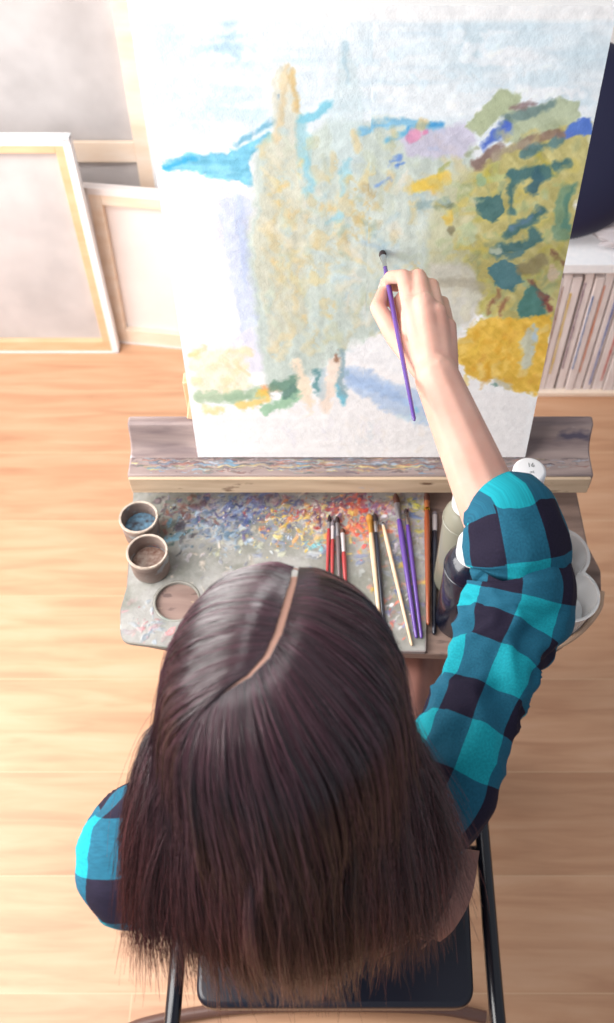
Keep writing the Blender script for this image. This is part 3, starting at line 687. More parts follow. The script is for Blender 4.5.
    lay(poly([(472, 196), (500, 192), (504, 210), (494, 222), (476, 214)], 2), T_, .95)
    stroke([(513, 175), (547, 172)], 12, T_, .95); stroke([(513, 176), (512, 208)], 9, T_, .93); stroke([(538, 176), (534, 188)], 12, T2, .93)
    stroke([(558, 167), (567, 163)], 9, T_, .92); blob(480, 178, 7, 9, (160, 188, 150), .9)
    stroke([(568, 190), (560, 232)], 17, (120, 156, 130), .85, str_d); stroke([(574, 184), (566, 226)], 6, (88, 136, 122), .8)
    stroke([(509, 230), (543, 209)], 10, T_, .95); stroke([(511, 226), (540, 209)], 3, (104, 136, 160), .8)
    stroke([(497, 249), (520, 243), (535, 238), (534, 230)], 9, T_, .95)
    lay(poly([(487, 268), (500, 258), (518, 264), (522, 278), (508, 290), (490, 286)], 2), (84, 132, 142), .95); stroke([(496, 252), (520, 250)], 8, (96, 136, 140), .9)
    lay(poly([(524, 286), (534, 280), (548, 296), (546, 318), (520, 318), (516, 306)], 2), (84, 136, 130), .95)
    stroke([(524, 266), (540, 258)], 14, (150, 140, 104), .85, str_d); stroke([(494, 290), (490, 312)], 3, (150, 100, 80), .9); stroke([(502, 300), (500, 312)], 2.5, (150, 100, 80), .8)
    stroke([(550, 250), (562, 262)], 2.5, (130, 90, 76), .9); stroke([(530, 278), (548, 300)], 4, (140, 96, 84), .9); stroke([(545, 300), (549, 308)], 6, (140, 70, 70), .9)
    blob(552, 272, 6, 12, (222, 196, 180), .7)
    # yellows
    stroke([(413, 190), (446, 178)], 10, (236, 204, 92), .9, str_d); stroke([(432, 190), (448, 180)], 5, (230, 184, 60), .8); stroke([(440, 172), (447, 165)], 5, (168, 176, 110), .8)
    stroke([(420, 205), (446, 200)], 8, (150, 176, 178), .8, str_d); blob(446, 216, 7, 10, (228, 196, 90), .8); blob(449, 232, 5, 7, (134, 128, 100), .8); stroke([(436, 205), (450, 203)], 5, (120, 130, 100), .8)
    blob(468, 236, 12, 14, (196, 208, 170), .7); blob(497, 249, 7, 5, (208, 216, 190), .8)
    # pale ground greyed with the hand's painted-in cast shadow, then blue shadow
    lay(poly([(430, 262), (470, 268), (482, 300), (470, 325), (440, 325), (425, 290)], 6), (216, 214, 202), .85)
    stroke([(440, 282), (480, 288)], 10, (176, 170, 150), .6, str_h, .5)
    lay(poly([(338, 362), (372, 340), (400, 335), (470, 330), (480, 390), (530, 392), (524, 460), (200, 460), (190, 405), (260, 405), (300, 395), (330, 400)], 5), (250, 248, 248), .97, str_h, 5)
    lay(poly([(338, 366), (360, 366), (395, 384), (440, 392), (470, 410), (460, 428), (420, 424), (372, 404), (345, 384)], 5), (192, 212, 240), .9, str_h, 8)
    stroke([(350, 376), (385, 390), (410, 402)], 10, (170, 198, 236), .7, str_h); stroke([(385, 405), (420, 412)], 8, (206, 222, 240), .7)
    stroke([(410, 412), (416, 408)], 6, (130, 200, 236), .7); stroke([(398, 414), (430, 418)], 9, (216, 236, 244), .6)
    lay(poly([(345, 352), (372, 336), (400, 330), (430, 345), (440, 375), (400, 372), (366, 364)], 4), (248, 248, 250), .9)
    scatter(430, 478, 180, 262, 30, [(196, 206, 170), (176, 192, 150), (214, 210, 176), (204, 190, 120)], (6, 14), (3, 6), -.5, .8, .6)
    # yellow haystack
    lay(poly([(456, 350), (464, 328), (488, 318), (520, 318), (552, 314), (550, 345), (540, 392), (512, 388), (492, 378), (468, 372)], 3), (238, 194, 82), .97, str_d, 20)
    scatter(462, 545, 322, 382, 46, [(244, 204, 84), (226, 170, 56), (246, 214, 120), (214, 158, 66), (228, 206, 140)], (5, 16), (3, 6), -1., .6, .6, lambda x_, y_: x_ < 552-(y_-315)*.12)
    stroke([(532, 334), (526, 362)], 11, (200, 208, 200), .85, str_v); stroke([(536, 330), (533, 350)], 4, (176, 200, 222), .8)
    stroke([(496, 380), (512, 384)], 7, (206, 206, 200), .8); blob(497, 384, 4, 3, (110, 150, 140), .8)
    blob(459, 352, 2.5, 5, (90, 84, 80), .9, .3)
    # foot of the painting, left
    lay(poly([(192, 352), (240, 346), (252, 385), (200, 402)], 8), (250, 238, 210), .8)
    scatter(190, 245, 350, 395, 22, [(250, 230, 190), (252, 240, 226), (244, 222, 180)], (8, 20), (3, 8), -.6, .6, .6)
    stroke([(200, 396), (230, 396), (262, 391)], 12, (184, 206, 176), .9, str_h); stroke([(228, 396), (250, 394)], 7, (158, 188, 158), .8)
    stroke([(240, 404), (262, 400), (270, 396)], 6, (242, 210, 128), .9); stroke([(206, 409), (222, 406)], 6, (250, 226, 166), .85); stroke([(192, 360), (200, 357)], 5, (252, 222, 160), .8)
    stroke([(266, 406), (286, 400), (300, 391)], 10, (160, 202, 168), .9); stroke([(268, 385), (280, 386)], 7, (244, 176, 124), .85); stroke([(262, 392), (270, 388)], 5, (240, 200, 90), .8)
    stroke([(278, 384), (298, 378)], 11, (112, 150, 132), .9, str_d); stroke([(288, 392), (302, 384)], 8, (92, 132, 120), .8)
    stroke([(316, 372), (318, 392)], 8, (96, 150, 156), .85); stroke([(334, 382), (340, 400)], 8, (110, 190, 214), .85); stroke([(342, 352), (340, 392)], 8, (140, 170, 180), .8)
    stroke([(298, 360), (304, 385), (309, 405)], 9, (250, 232, 208), .95); stroke([(335, 360), (330, 385), (325, 405)], 12, (246, 228, 212), .95, str_v)
    stroke([(334, 354), (336, 358)], 5, (150, 112, 90), .9); stroke([(322, 370), (322, 400)], 5, (188, 206, 214), .7)
    scatter(270, 450, 410, 450, 26, [(236, 234, 240), (244, 238, 232), (228, 232, 236)], (8, 26), (2, 4), 1.4, .5, .6)
    # unpainted top and side margin
    lay(np.clip((T-.646)/.006, 0, 1), (252, 252, 252), .9); lay(np.clip((-.242-S)/.004, 0, 1), (250, 251, 253), .7)
    rgb = np.clip(col, 0, 255)/255.
    lin = np.where(rgb <= .04045, rgb/12.92, ((rgb+.055)/1.055)**2.4)
    relief = (fine-.5)*.0006 + (str_d-.5)*.0005
    me = bpy.data.meshes.new('painted_face')
    co = np.stack([S, -relief-.0008, T], -1).reshape(-1, 3)
    idx = np.arange(NX*NZ).reshape(NZ, NX)
    q = np.stack([idx[:-1, :-1], idx[:-1, 1:], idx[1:, 1:], idx[1:, :-1]], -1).reshape(-1, 4)
    me.from_pydata(co.tolist(), [], q.tolist())
    at = me.color_attributes.new('Col', 'FLOAT_COLOR', 'POINT')
    at.data.foreach_set('color', np.concatenate([lin.reshape(-1, 3), np.ones((NX*NZ, 1))], 1).astype(np.float32).ravel())
    return me, Wd, Hd
pt = thing('landscape_painting', 'half finished landscape oil painting in pale blues, sage and ochre resting on the easel ledge', 'painting', (.0405, .936, .789))
pt.rotation_euler = (-LEAN, 0, 0)
pm_, Wd, Hd = painting()
PM = world_of(pt); pm_.transform(PM); link('painted_face', pm_, M_canvas, pt)
b = bmesh.new(); box(b, -Wd/2, Wd/2, .0004, .019, 0, Hd)
bmesh.ops.transform(b, matrix=PM, verts=b.verts)
obj('canvas_side', b, nm('canvas_side_cloth', srgb(246, 244, 242), srgb(252, 250, 246), .8), pt, smooth=False, bevel=.0015)

# ------------------------------------------------------------------ pots, brushes, bottles on the tray
def pot(px, py, r, h, label, murk, zb, fill):
    top = WZ(px, py, zb+h); t = thing('paint_pot', label, 'pot', (top.x, top.y, zb), 'small round paint pots on the palette')
    m = Matrix.Translation((top.x, top.y, zb))
    obj('pot_body', lathe([(0, .0002), (r*.9, .0002), (r*.95, .003), (r, h-.002), (r, h), (r-.0022, h), (r*.93-.003, .004), (0, .004)], 48, m), M_cup, t)
    obj('pot_rim', lathe([(r-.0026, h-.0006), (r-.0022, h+.0010), (r+.0003, h+.0014), (r+.0012, h), (r+.0008, h-.003), (r, h-.003)], 48, m), M_rim, t)
    bm = lathe([(0, h*fill), (r*.6, h*fill+.0006), (r*.955-.003, h*fill-.0004)], 48, m)
    for v in bm.verts: v.co.z += .0016*noise.noise(v.co*90)
    obj('paint_inside', bm, murk, t)
pot(138.5, 517, .0285, .047, 'round pot with bluish paint inside, rear one of the two on the palette', M_murk2, PT, .5)
pot(147, 551.5, .0297, .047, 'round pot with murky brown paint inside, nearer one of the two on the palette', M_murk, PT, .45)

def brush(a, b, label, hr, handle, ferr, brist, fl, bl, br=None, group=None, flat=1., name='paintbrush', gold=None, lbl=None):
    """a = bristle tip, b = handle end"""
    a, b = Vector(a), Vector(b); d = (b-a); Ln = d.length; q = d.to_track_quat('Z', 'Y').to_matrix().to_4x4(); m = Matrix.Translation(a) @ q
    t = thing(name, label, 'paintbrush', tuple(b), group); br = br or hr*1.15
    def fl_(bm):
        if flat != 1: bmesh.ops.scale(bm, vec=(1, flat, 1), space=m.inverted(), verts=bm.verts)
        return bm
    obj('bristles', fl_(lathe([(0, 0), (br*.45, .001), (br*.85, bl*.3), (br*1.05, bl*.6), (br*.9, bl), (0, bl)], 16, m)), brist, t)
    obj('ferrule', fl_(lathe([(br*.85, bl-.001), (br*.95, bl+.001), (hr*.95, bl+fl*.5), (hr*.9, bl+fl), (0, bl+fl)], 20, m)), ferr, t)
    z0 = bl+fl-.001; Lh = Ln-z0
    obj('handle', lathe([(0, z0), (hr*.85, z0+.001), (hr*1.12, z0+Lh*.12), (hr*1.05, z0+Lh*.3), (hr*.8, z0+Lh*.75), (hr*.68, Ln-.004), (hr*.4, Ln-.001), (0, Ln)], 20, m), handle, t)
    if gold: obj('ferrule_ring', lathe([(hr*1.0, z0-.002), (hr*1.25, z0-.001), (hr*1.25, z0+.002), (hr*1.0, z0+.003)], 20, m), gold, t)
    return t
lac = lambda n, c, r=.22: mat(n, srgb(*c), r, coat=.4)
H_red = lac('red_lacquer', (170, 58, 60)); H_pur = lac('purple_lacquer', (98, 66, 150)); H_blk = lac('black_lacquer', (30, 32, 46)); H_brn = lac('brown_lacquer', (150, 76, 46))
H_wood = nm('raw_handle_wood', srgb(222, 186, 150), srgb(240, 212, 180), .5, scale=(40, 8, 40)); H_grey = lac('grey_brown_lacquer', (112, 96, 98))
FE = mat('nickel_ferrule', srgb(205, 204, 208), .25, metal=1); FD = mat('dull_ferrule', srgb(170, 168, 174), .35, metal=.8); GO = mat('brass_ring', srgb(226, 170, 66), .25, metal=1)
FW = mat('pale_ferrule', srgb(216, 208, 210), .35, metal=.4)
BD = mat('dark_bristle', srgb(52, 36, 38), .7); BA = nm('amber_bristle', srgb(176, 116, 44), srgb(206, 150, 70), .6, scale=(60, 10, 60)); BB = mat('brown_bristle', srgb(98, 58, 46), .7); BG = mat('grey_bristle', srgb(120, 110, 116), .7)
def lay_brush(a, b, label, hr, *ar, za=PT, zb=PT, **k):
    g = 'brushes lying on the palette'
    r0 = max(hr*1.2, (k.get('br') or 0)*1.08*(k.get('flat', 1))) + .0006
    return brush(WZ(*a, za+r0), WZ(*b, zb+hr*.75+.0006), label, hr, *ar, group=g, **k)
lay_brush((329.4, 515), (326.5, 590), 'thin dark tipped red brush, leftmost of the cluster just above the hair', .0026, H_red, FD, BD, .012, .014)
lay_brush((332.8, 520), (332, 594), 'thin grey tipped red brush between two taller dark tipped ones', .0028, H_red, FW, BG, .024, .012)
lay_brush((337, 516), (340, 596), 'brush with dark bristles and grey brown handle in the red handled cluster', .0031, H_grey, FD, BD, .024, .014)
lay_brush((342.3, 528), (346.5, 600), 'red handled brush with long pale ferrule, rightmost of the cluster above the hair', .0032, H_red, FW, BB, .034, .010)
lay_brush((369, 514), (380.5, 628), 'brush with amber bristles and raw wooden handle', .0037, H_wood, mat('amber_ferrule', srgb(206, 150, 70), .3, metal=.6), BA, .022, .014, br=.0055)
lay_brush((374.5, 513.5), (384.5, 632), 'brush with dark bristles and black handle close beside the amber bristled brush', .0036, H_blk, FE, BD, .020, .016, br=.0045)
lay_brush((382.5, 522), (412, 646), 'slim pale bare wooden stick brush lying slanted on the palette', .0030, H_wood, FD, BD, .004, .003, br=.0018)
lay_brush((395.3, 493.5), (416.5, 638.5), 'long purple handled brush with brown bristles, left of the purple pair', .0040, H_pur, FD, BB, .030, .020, br=.0052)
lay_brush((405.6, 508.5), (421.5, 638.5), 'shorter purple handled brush with slim silver ferrule, right of the purple pair', .0036, H_pur, FE, BD, .022, .010, br=.0036)
lay_brush((426.7, 491), (428.2, 625), 'rusty brown handled brush with brass ring along the right edge of the palette', .0042, H_brn, lac('rust_ferrule', (170, 100, 60)), BB, .016, .020, br=.005, gold=GO, za=PT, zb=PT)
lay_brush((434.8, 511), (434, 635), 'black handled brush with pale ferrule on the wooden tray beside the palette', .0043, H_blk, FW, BG, .030, .008, br=.004, za=TZ, zb=TZ)

def bottle(px, py, zt, r, cr, ch, body, label, text=False, hs=.03, name='paint_bottle'):
    top = WZ(px, py, zt); h = zt-TZ; t = thing(name, label, 'bottle', (top.x, top.y, TZ), 'plastic bottles on the easel tray')
    m = Matrix.Translation((top.x, top.y, TZ)); hb = h-ch
    obj('bottle_body', lathe([(0, .0003), (r*.9, .0003), (r, .006), (r, hb-hs), (r*.97, hb-hs*.7), (r*.75, hb-hs*.25), (cr*.85, hb-.002), (cr*.85, hb+.004), (0, hb+.004)], 48, m), body, t)
    cap = obj('cap', lathe([(cr, hb), (cr, h-.003), (cr-.002, h-.0005), (cr-.004, h), (0, h)], 48, m), M_cap, t)
    bm = bmesh.new()
    for k in range(44):
        a = 2*PI*k/44; box(bm, cr-.0003, cr+.0006, -.0006, .0006, hb+.002, h-.005, mtx=m @ Matrix.Rotation(a, 4, 'Z'))
    obj('cap_ridges', bm, M_cap, cap, smooth=False)
    bm = lathe([(r*1.0+.0003, hb-hs-.004), (r+.0012, hb-hs-.003), (r+.0012, hb-hs-.001), (r+.0003, hb-hs)], 48, m)
    obj('shoulder_ring', bm, body, t)
    if text:
        for (s, dy, sz) in (('16', .006, .010), ('ml', -.004, .006)):
            cu = bpy.data.curves.new('t', 'FONT'); cu.body = s; cu.size = sz; cu.align_x = 'CENTER'; cu.extrude = .0001
            to = bpy.data.objects.new('t', cu); C.objects.link(to); bpy.context.view_layer.update()
            me = bpy.data.meshes.new_from_object(to.evaluated_get(bpy.context.evaluated_depsgraph_get())); bpy.data.objects.remove(to)
            me.transform(Matrix.Translation((top.x+.002, top.y+dy-.002, zt+.0003))); link('printed_mark', me, mat('grey_print', srgb(120, 124, 124), .6), cap, smooth=False)
    return t
M_cap = mat('white_plastic_cap', srgb(240, 240, 243), .35)
M_cloudy = mat('cloudy_bottle_plastic', srgb(150, 148, 132), .25, trans=.15)
M_navyb = mat('dark_navy_bottle', srgb(22, 26, 44), .22, coat=.3)
bottle(470.5, 492, .93, .0305, .0215, .030, M_cloudy, 'cloudy grey green plastic bottle with white cap, left rear of the tray bottles')
bottle(476, 541, .915, .035, .0225, .032, M_navyb, 'dark navy plastic bottle with ribbed white cap, nearest of the tray bottles')
bottle(530, 469.5, .945, .0255, .0215, .028, mat('milky_bottle', srgb(222, 222, 222), .3, trans=.1), 'bottle seen by its round white printed cap just above the rolled cuff', text=True)

# two lobed plastic cup
def lobes(cs, r, off, n=96):
    """outline of the union of circles, shifted by off"""
    cx = sum(c[0] for c in cs)/len(cs); cy = sum(c[1] for c in cs)/len(cs); out = []
    for k in range(n):
        a = 2*PI*k/n; dx, dy = math.cos(a), math.sin(a); best = 0
        for (x_, y_) in cs:
            ox, oy = x_-cx, y_-cy; bq = ox*dx+oy*dy; disc = bq*bq-(ox*ox+oy*oy)+(r+off)**2
            if disc > 0: best = max(best, bq+math.sqrt(disc))
        out.append((cx+dx*best, cy+dy*best))
    return out
cc1 = WZ(558, 554, TZ+.062); cc2 = WZ(567, 594, TZ+.062); cc3 = WZ(522, 590, TZ+.062)
cs = [(c.x, c.y) for c in (cc1, cc2, cc3)]
M_cupp = mat('translucent_white_plastic', srgb(246, 246, 246), .15, trans=.6)
cu = thing('plastic_cup', 'translucent white lobed plastic cup on the tray, partly under the checked elbow', 'cup', (sum(c[0] for c in cs)/3, sum(c[1] for c in cs)/3, TZ))
bm = bmesh.new(); R0 = .0435; stack = [(-.012, .0004), (-.008, .003), (0, .060), (.003, .062), (.003, .064), (-.0015, .064), (-.003, .060), (-.0105, .005)]
rings = [[bm.verts.new((x_, y_, TZ+z_)) for x_, y_ in lobes(cs, R0, o_)] for o_, z_ in stack]
for a, b_ in zip(rings, rings[1:]):
    for i in range(96): bm.faces.new((a[i], a[(i+1) % 96], b_[(i+1) % 96], b_[i]))
bm.faces.new(rings[0][::-1]); bm.faces.new(rings[-1]); bmesh.ops.recalc_face_normals(bm, faces=bm.faces)
obj('cup_shell', bm, M_cupp, cu)
def wall_between(a, b_, h0, h1):
    a, b_ = Vector((*a, 0)), Vector((*b_, 0)); mid = (a+b_)/2; d = (b_-a).normalized(); nrm = Vector((-d.y, d.x, 0)); hl = math.sqrt(max(.0001, (R0-.006)**2-((b_-a).length/2)**2))
    q = Matrix((( nrm.x, d.x, 0, mid.x), (nrm.y, d.y, 0, mid.y), (0, 0, 1, TZ), (0, 0, 0, 1)))
    return bx(*sorted((hl, -hl*.62)), -.0012, .0012, h0, h1, mtx=q)
obj('divider', wall_between(cs[0], cs[1], .006, .058), M_cupp, cu, smooth=False, bevel=.0008)
for c in (cc1, cc2):
    obj('water', lathe([(0, TZ+.0185), (R0*.7, TZ+.0185), (R0*.70, TZ+.0187)], 40, Matrix.Translation((c.x, c.y, 0))), mat('cloudy_water', srgb(206, 210, 212), .05, trans=.5), cu)

# ------------------------------------------------------------------ chair
ch = thing('chair', 'black padded seat on a black tubular frame under the painter', 'chair', (-.0, .42, 0))
SZ = .455
seat = rounded([(-.196, .222), (.196, .222), (.205, .62), (-.205, .62)], [.03, .03, .05, .05], 8)
obj('seat', prism(seat, SZ-.035, SZ), M_black, ch, bevel=.008, seg=4)
for s in (-1, 1):
    X = s*.228
    obj('side_rail', tube([(X, .64, SZ-.02), (X, .5, SZ-.014), (X, .35, SZ-.014), (X, .22, SZ-.014), (X+s*.004, .17, SZ-.03), (X+s*.014, .14, SZ-.10), (X+s*.03, .13, .22), (X+s*.045, .12, .008)], .0115, n=60), M_tube, ch)
    obj('front_leg', tube([(X, .64, SZ-.02), (X, .662, SZ-.05), (X, .668, .3), (X, .672, .008)], .0115, n=30), M_tube, ch)
    obj('rubber_foot', lathe([(0, .0), (.015, .0), (.015, .02), (.0125, .024), (0, .024)], 20, Matrix.Translation((X, .672, 0))), M_tube, ch)
    obj('rubber_foot', lathe([(0, .0), (.015, .0), (.015, .02), (.0125, .024), (0, .024)], 20, Matrix.Translation((X+s*.045, .12, 0))), M_tube, ch)
obj('seat_bar', tube([(-.228, .45, SZ-.045), (0, .45, SZ-.045), (.228, .45, SZ-.045)], .009), M_tube, ch)
obj('seat_bar', tube([(-.228, .58, SZ-.045), (0, .58, SZ-.045), (.228, .58, SZ-.045)], .009), M_tube, ch)
obj('floor_brace', tube([(-.40, .235, .013), (-.33, .262, .013), (-.18, .285, .013), (0, .29, .013), (.18, .285, .013), (.27, .27, .013)], .011, n=40), mat('reflection_brown_tube', srgb(104, 76, 68), .35), ch)  # floor tube; its brown partly paints in reflection and shadow
for s in (-1, 1):
    obj('brace_post', tube([(s*.17, .286, .015), (s*.17, .33, .2), (s*.17, .36, SZ-.036)], .009), M_tube, ch)

# ------------------------------------------------------------------ the painter: one continuous body
HC = Vector((-.042, .335, 1.225))                      # head centre
Rsh = W(438, 800, .985); Relb = W(529, 598, 1.068); Rwr = W(437, 377, 1.085)
Lsh = W(172, 850, .97); Lelb = Vector((-.215, .37, .80)); Lwr = Vector((-.14, .55, .68))
pel = Vector((-.03, .405, .55)); che = Vector((-.04, .35, .86)); nck = Vector((-.04, .305, 1.03))
bm = bmesh.new()
def cap_(a, b_, ra, rb): capsule(bm, a, b_, ra, rb)
for s in (-1, 1):
    cap_(pel+Vector((s*.06, 0, -.01)), pel+Vector((s*.05, 0, .10)), .10, .085)
    cap_(pel+Vector((s*.05, 0, .10)), che+Vector((s*.06, 0, -.02)), .085, .095)
    cap_(che+Vector((s*.06, 0, -.02)), nck+Vector((s*.07, 0, -.07)), .095, .07)
    hip = pel+Vector((s*.09, .02, -.02)); kn = Vector((-.02+s*.11, .80, .545)); an = Vector((-.02+s*.105, .76, .10)); toe = Vector((-.02+s*.105, .88, .035))
    cap_(hip, kn, .082, .055); cap_(kn, kn.lerp(an, .3), .055, .056); cap_(kn.lerp(an, .3), an, .056, .036); cap_(an+Vector((0, -.02, -.05)), toe, .036, .026)
cap_(nck+Vector((0, 0, -.05)), Rsh, .065, .045); cap_(nck+Vector((0, 0, -.05)), Lsh, .065, .045)
cap_(nck+Vector((0, .0, -.04)), HC+Vector((0, -.02, -.09)), .052, .048)
cap_(Rsh, Relb, .040, .034); cap_(Lsh, Lelb, .046, .036)
cap_(Relb, Relb.lerp(Rwr, .35), .036, .037); cap_(Relb.lerp(Rwr, .35), Rwr, .037, .0255)
cap_(Lelb, Lelb.lerp(Lwr, .35), .036, .036); cap_(Lelb.lerp(Lwr, .35), Lwr, .036, .025)
# head
ellipsoid(bm, HC+Vector((0, 0, .02)), (.073, .092, .088)); ellipsoid(bm, HC+Vector((0, .03, -.045)), (.058, .062, .072))
cap_(HC+Vector((0, .05, -.09)), HC+Vector((0, .070, -.098)), .026, .017)
cap_(HC+Vector((0, .092, .0)), HC+Vector((0, .112, -.032)), .007, .0105); cap_(HC+Vector((-.010, .1, -.036)), HC+Vector((.010, .1, -.036)), .006, .006)
cap_(HC+Vector((-.014, .093, -.062)), HC+Vector((.014, .093, -.062)), .0058, .0058)
for s in (-1, 1):
    ellipsoid(bm, HC+Vector((s*.072, 0, -.015)), (.010, .019, .030))
    cap_(HC+Vector((s*.018, .087, .022)), HC+Vector((s*.045, .075, .018)), .009, .008); cap_(HC+Vector((s*.045, .06, -.03)), HC+Vector((s*.035, .07, -.03)), .02, .02)
# right hand: palm, four fingers and a thumb closed round the brush
brA = WY(0, 0, 1); tipP = W(382, 251, 1.253); endP = W(414.5, 421, 1.03)
wd = lambda *a: W(*a)
mcp = {'i': wd(411, 306, 1.122), 'm': wd(424, 303, 1.112), 'r': wd(437, 313, 1.113), 'p': wd(447, 327, 1.120)}
def chainf(pts, rad):
    for (a, b_, ra, rb) in zip(pts, pts[1:], rad, rad[1:]): cap_(a, b_, ra, rb)
for k, wofs in (('i', (428, 372, 1.09)), ('m', (434, 370, 1.085)), ('r', (441, 370, 1.088)), ('p', (446, 371, 1.094))):
    cap_(wd(*wofs), mcp[k], .0155 if k in 'mr' else .0145, .0115)
for kk, rr_ in (('i', .0118), ('m', .0122), ('r', .0116), ('p', .0106)):      # knuckles
    ellipsoid(bm, mcp[kk]+Vector((0, -.001, .0022)), (rr_,)*3, sub=2)
for a_, b_ in (('i', 'm'), ('m', 'r'), ('r', 'p')):
    cap_(mcp[a_].lerp(wd(437, 372, 1.09), .2), mcp[b_].lerp(wd(437, 372, 1.09), .2), .0115, .0115)
    cap_(mcp[a_].lerp(wd(437, 372, 1.09), .55), mcp[b_].lerp(wd(437, 372, 1.09), .55), .0145, .0145)
idx_tip = wd(384.5, 284, 1.222); thb_tip = wd(385, 288, 1.214)
chainf([mcp['i'], wd(404, 277, 1.150), wd(391, 277, 1.188), idx_tip], [.0112, .0094, .0082, .0066])
chainf([mcp['m'], wd(419, 276, 1.150), wd(408, 278, 1.190), wd(396, 287, 1.216)], [.0108, .0090, .0080, .0068])
chainf([mcp['r'], wd(432, 285, 1.155), wd(424, 291, 1.192), wd(411, 299, 1.212)], [.0102, .0086, .0076, .0064])
chainf([mcp['p'], wd(443, 302, 1.155), wd(437, 306, 1.184), wd(426, 311, 1.200)], [.0090, .0076, .0068, .0058])
chainf([wd(424, 368, 1.105), wd(395, 336, 1.158), wd(378, 308, 1.178), thb_tip], [.0160, .0128, .0100, .0078])
cap_(wd(404, 337, 1.164), wd(398, 306, 1.195), .0125, .0105); cap_(wd(419, 330, 1.145), wd(404, 300, 1.195), .012, .012)
cap_(wd(413, 347, 1.140), mcp['i'].lerp(wd(398, 334, 1.17), .25), .0125, .0085)   # web between thumb and palm
cap_(wd(412, 352, 1.140), wd(405, 322, 1.162), .013, .008)
# left hand resting on the lap
lh = Lwr; fdir = Vector((.5, .78, -.28)).normalized(); side = Vector((.78, -.55, 0)).normalized()
cap_(lh, lh+fdir*.05, .024, .02)
for k, o_ in enumerate((-.028, -.010, .009, .027)):
    m0 = lh+fdir*.085+side*o_; cap_(lh+fdir*.03+side*o_*.6, m0, .013, .0115)
    L3 = (.040, .045, .042, .033)[3-k]; p1 = m0+(fdir+Vector((0, 0, -.15))).normalized()*L3; p2 = p1+(fdir+Vector((0, 0, -.6))).normalized()*L3*.65; p3 = p2+(fdir+Vector((0, 0, -1.0))).normalized()*L3*.5
    chainf([m0, p1, p2, p3], [.0105, .009, .008, .0068])
chainf([lh+fdir*.02+side*.018, lh+fdir*.05+side*.045, lh+fdir*.085+side*.060, lh+fdir*.11+side*.062], [.014, .0115, .0095, .0078])
body_me = remesh(bm, .0026, 4)
person = thing('person', 'person with long dark brown hair and teal checked shirt, seated, painting with raised right hand', 'person', (-.03, .45, 0))
link('body', body_me, M_skin, person)
def nail(a, tip, r, up):
    d = (tip-a).normalized(); n_ = (up-d*up.dot(d)).normalized(); c = tip+n_*r*.82-d*.001; x_ = d.cross(n_)
    bm = bmesh.new(); ellipsoid(bm, (0, 0, 0), (r*.62, r*.85, r*.22), sub=2)
    bmesh.ops.transform(bm, matrix=Matrix(((x_.x, d.x, n_.x, c.x), (x_.y, d.y, n_.y, c.y), (x_.z, d.z, n_.z, c.z), (0, 0, 0, 1))), verts=bm.verts)
    obj('fingernail', bm, M_nail, person)
nail(wd(378, 308, 1.178), thb_tip, .0078, Vector((-1, -.2, .3))); nail(wd(391, 277, 1.188), idx_tip, .0068, Vector((-.2, .3, 1)))
M_eye = mat('eye_white', srgb(240, 238, 236), .15); M_iris = mat('brown_iris', srgb(60, 38, 26), .1); M_lip = mat('lips', srgb(196, 116, 108), .4)
for s in (-1, 1):
    b = bmesh.new(); ellipsoid(b, HC+Vector((s*.030, .076, .003)), (.0125,)*3); e = obj('eye', b, M_eye, person)
    b = bmesh.new(); ellipsoid(b, HC+Vector((s*.030, .0850, .001)), (.0052, .0042, .0052), sub=2); obj('iris', b, M_iris, e)
    obj('eyebrow', tube([HC+Vector((s*.014, .0965, .021)), HC+Vector((s*.03, .093, .027)), HC+Vector((s*.048, .081, .022))], .0022, seg=8), mat('eyebrow_hair', srgb(48, 32, 28), .8), person)
obj('lips', tube([HC+Vector((-.022, .0925, -.062)), HC+Vector((-.008, .0985, -.0585)), HC+Vector((0, .0985, -.060)), HC+Vector((.008, .0985, -.0585)), HC+Vector((.022, .0925, -.062))], .0032, seg=8, n=24), M_lip, person)

# clothes
def wr(seed, amp, fa=3., fl=26., el=None):
    """folds: bands across the sleeve, strongest near el (fraction)"""
    def f(l, a, t):
        p = Vector((math.cos(a)*fa*.35+seed, math.sin(a)*fa*.35, l*fl))
        v = noise.noise(p)+.5*noise.noise(p*2.1+Vector((7, 3, 1)))
        v = (1-abs(v)*2.2)
        g = 1 if el is None else .35+math.exp(-((t-el)/.22)**2)
        return amp*v*g
    return f
shirt_pts = [pel+Vector((0, 0, .0)), pel+Vector((0, 0, .12)), che+Vector((0, 0, -.05)), che+Vector((0, .0, .08)), nck+Vector((0, .0, -.055)), nck+Vector((0, 0, -.005)), nck+Vector((0, .0, .022))]
b = sweep(shirt_pts, [(.165, .125), (.148, .108), (.162, .115), (.172, .115), (.150, .095), (.075, .072), (.06, .06)], 60, 64, ref=(1, 0, 0), circ=.936, disp=wr(3, .004, 4, 14))
shirt = obj('shirt', b, M_plaid, person, autosmooth=False)
rs = [W(398, 812, 1.0), W(420, 808, .99), W(443, 785, .985), W(462, 740, .995), W(480, 695, 1.018), W(498, 655, 1.042), W(514, 618, 1.058), W(522, 585, 1.062), W(519, 560, 1.062)]
b = sweep(rs, [(.050, .05), (.055, .056), (.049, .054), (.042, .048), (.040, .044), (.046, .048), (.053, .055), (.054, .056), (.046, .048)], 120, 80, ref=(0, 0, 1), circ=.320, disp=wr(11, .0072, 3.0, 21, .62), uoff=.045)
obj('sleeve', b, M_plaid, shirt, autosmooth=False)
cf = [W(517, 556, 1.062), W(518, 563, 1.062), W(518, 558, 1.061), W(516.5, 548, 1.06), W(514, 535, 1.061), W(511, 521, 1.063), W(510, 517.5, 1.064), W(510.5, 521, 1.064), W(513, 536, 1.062)]
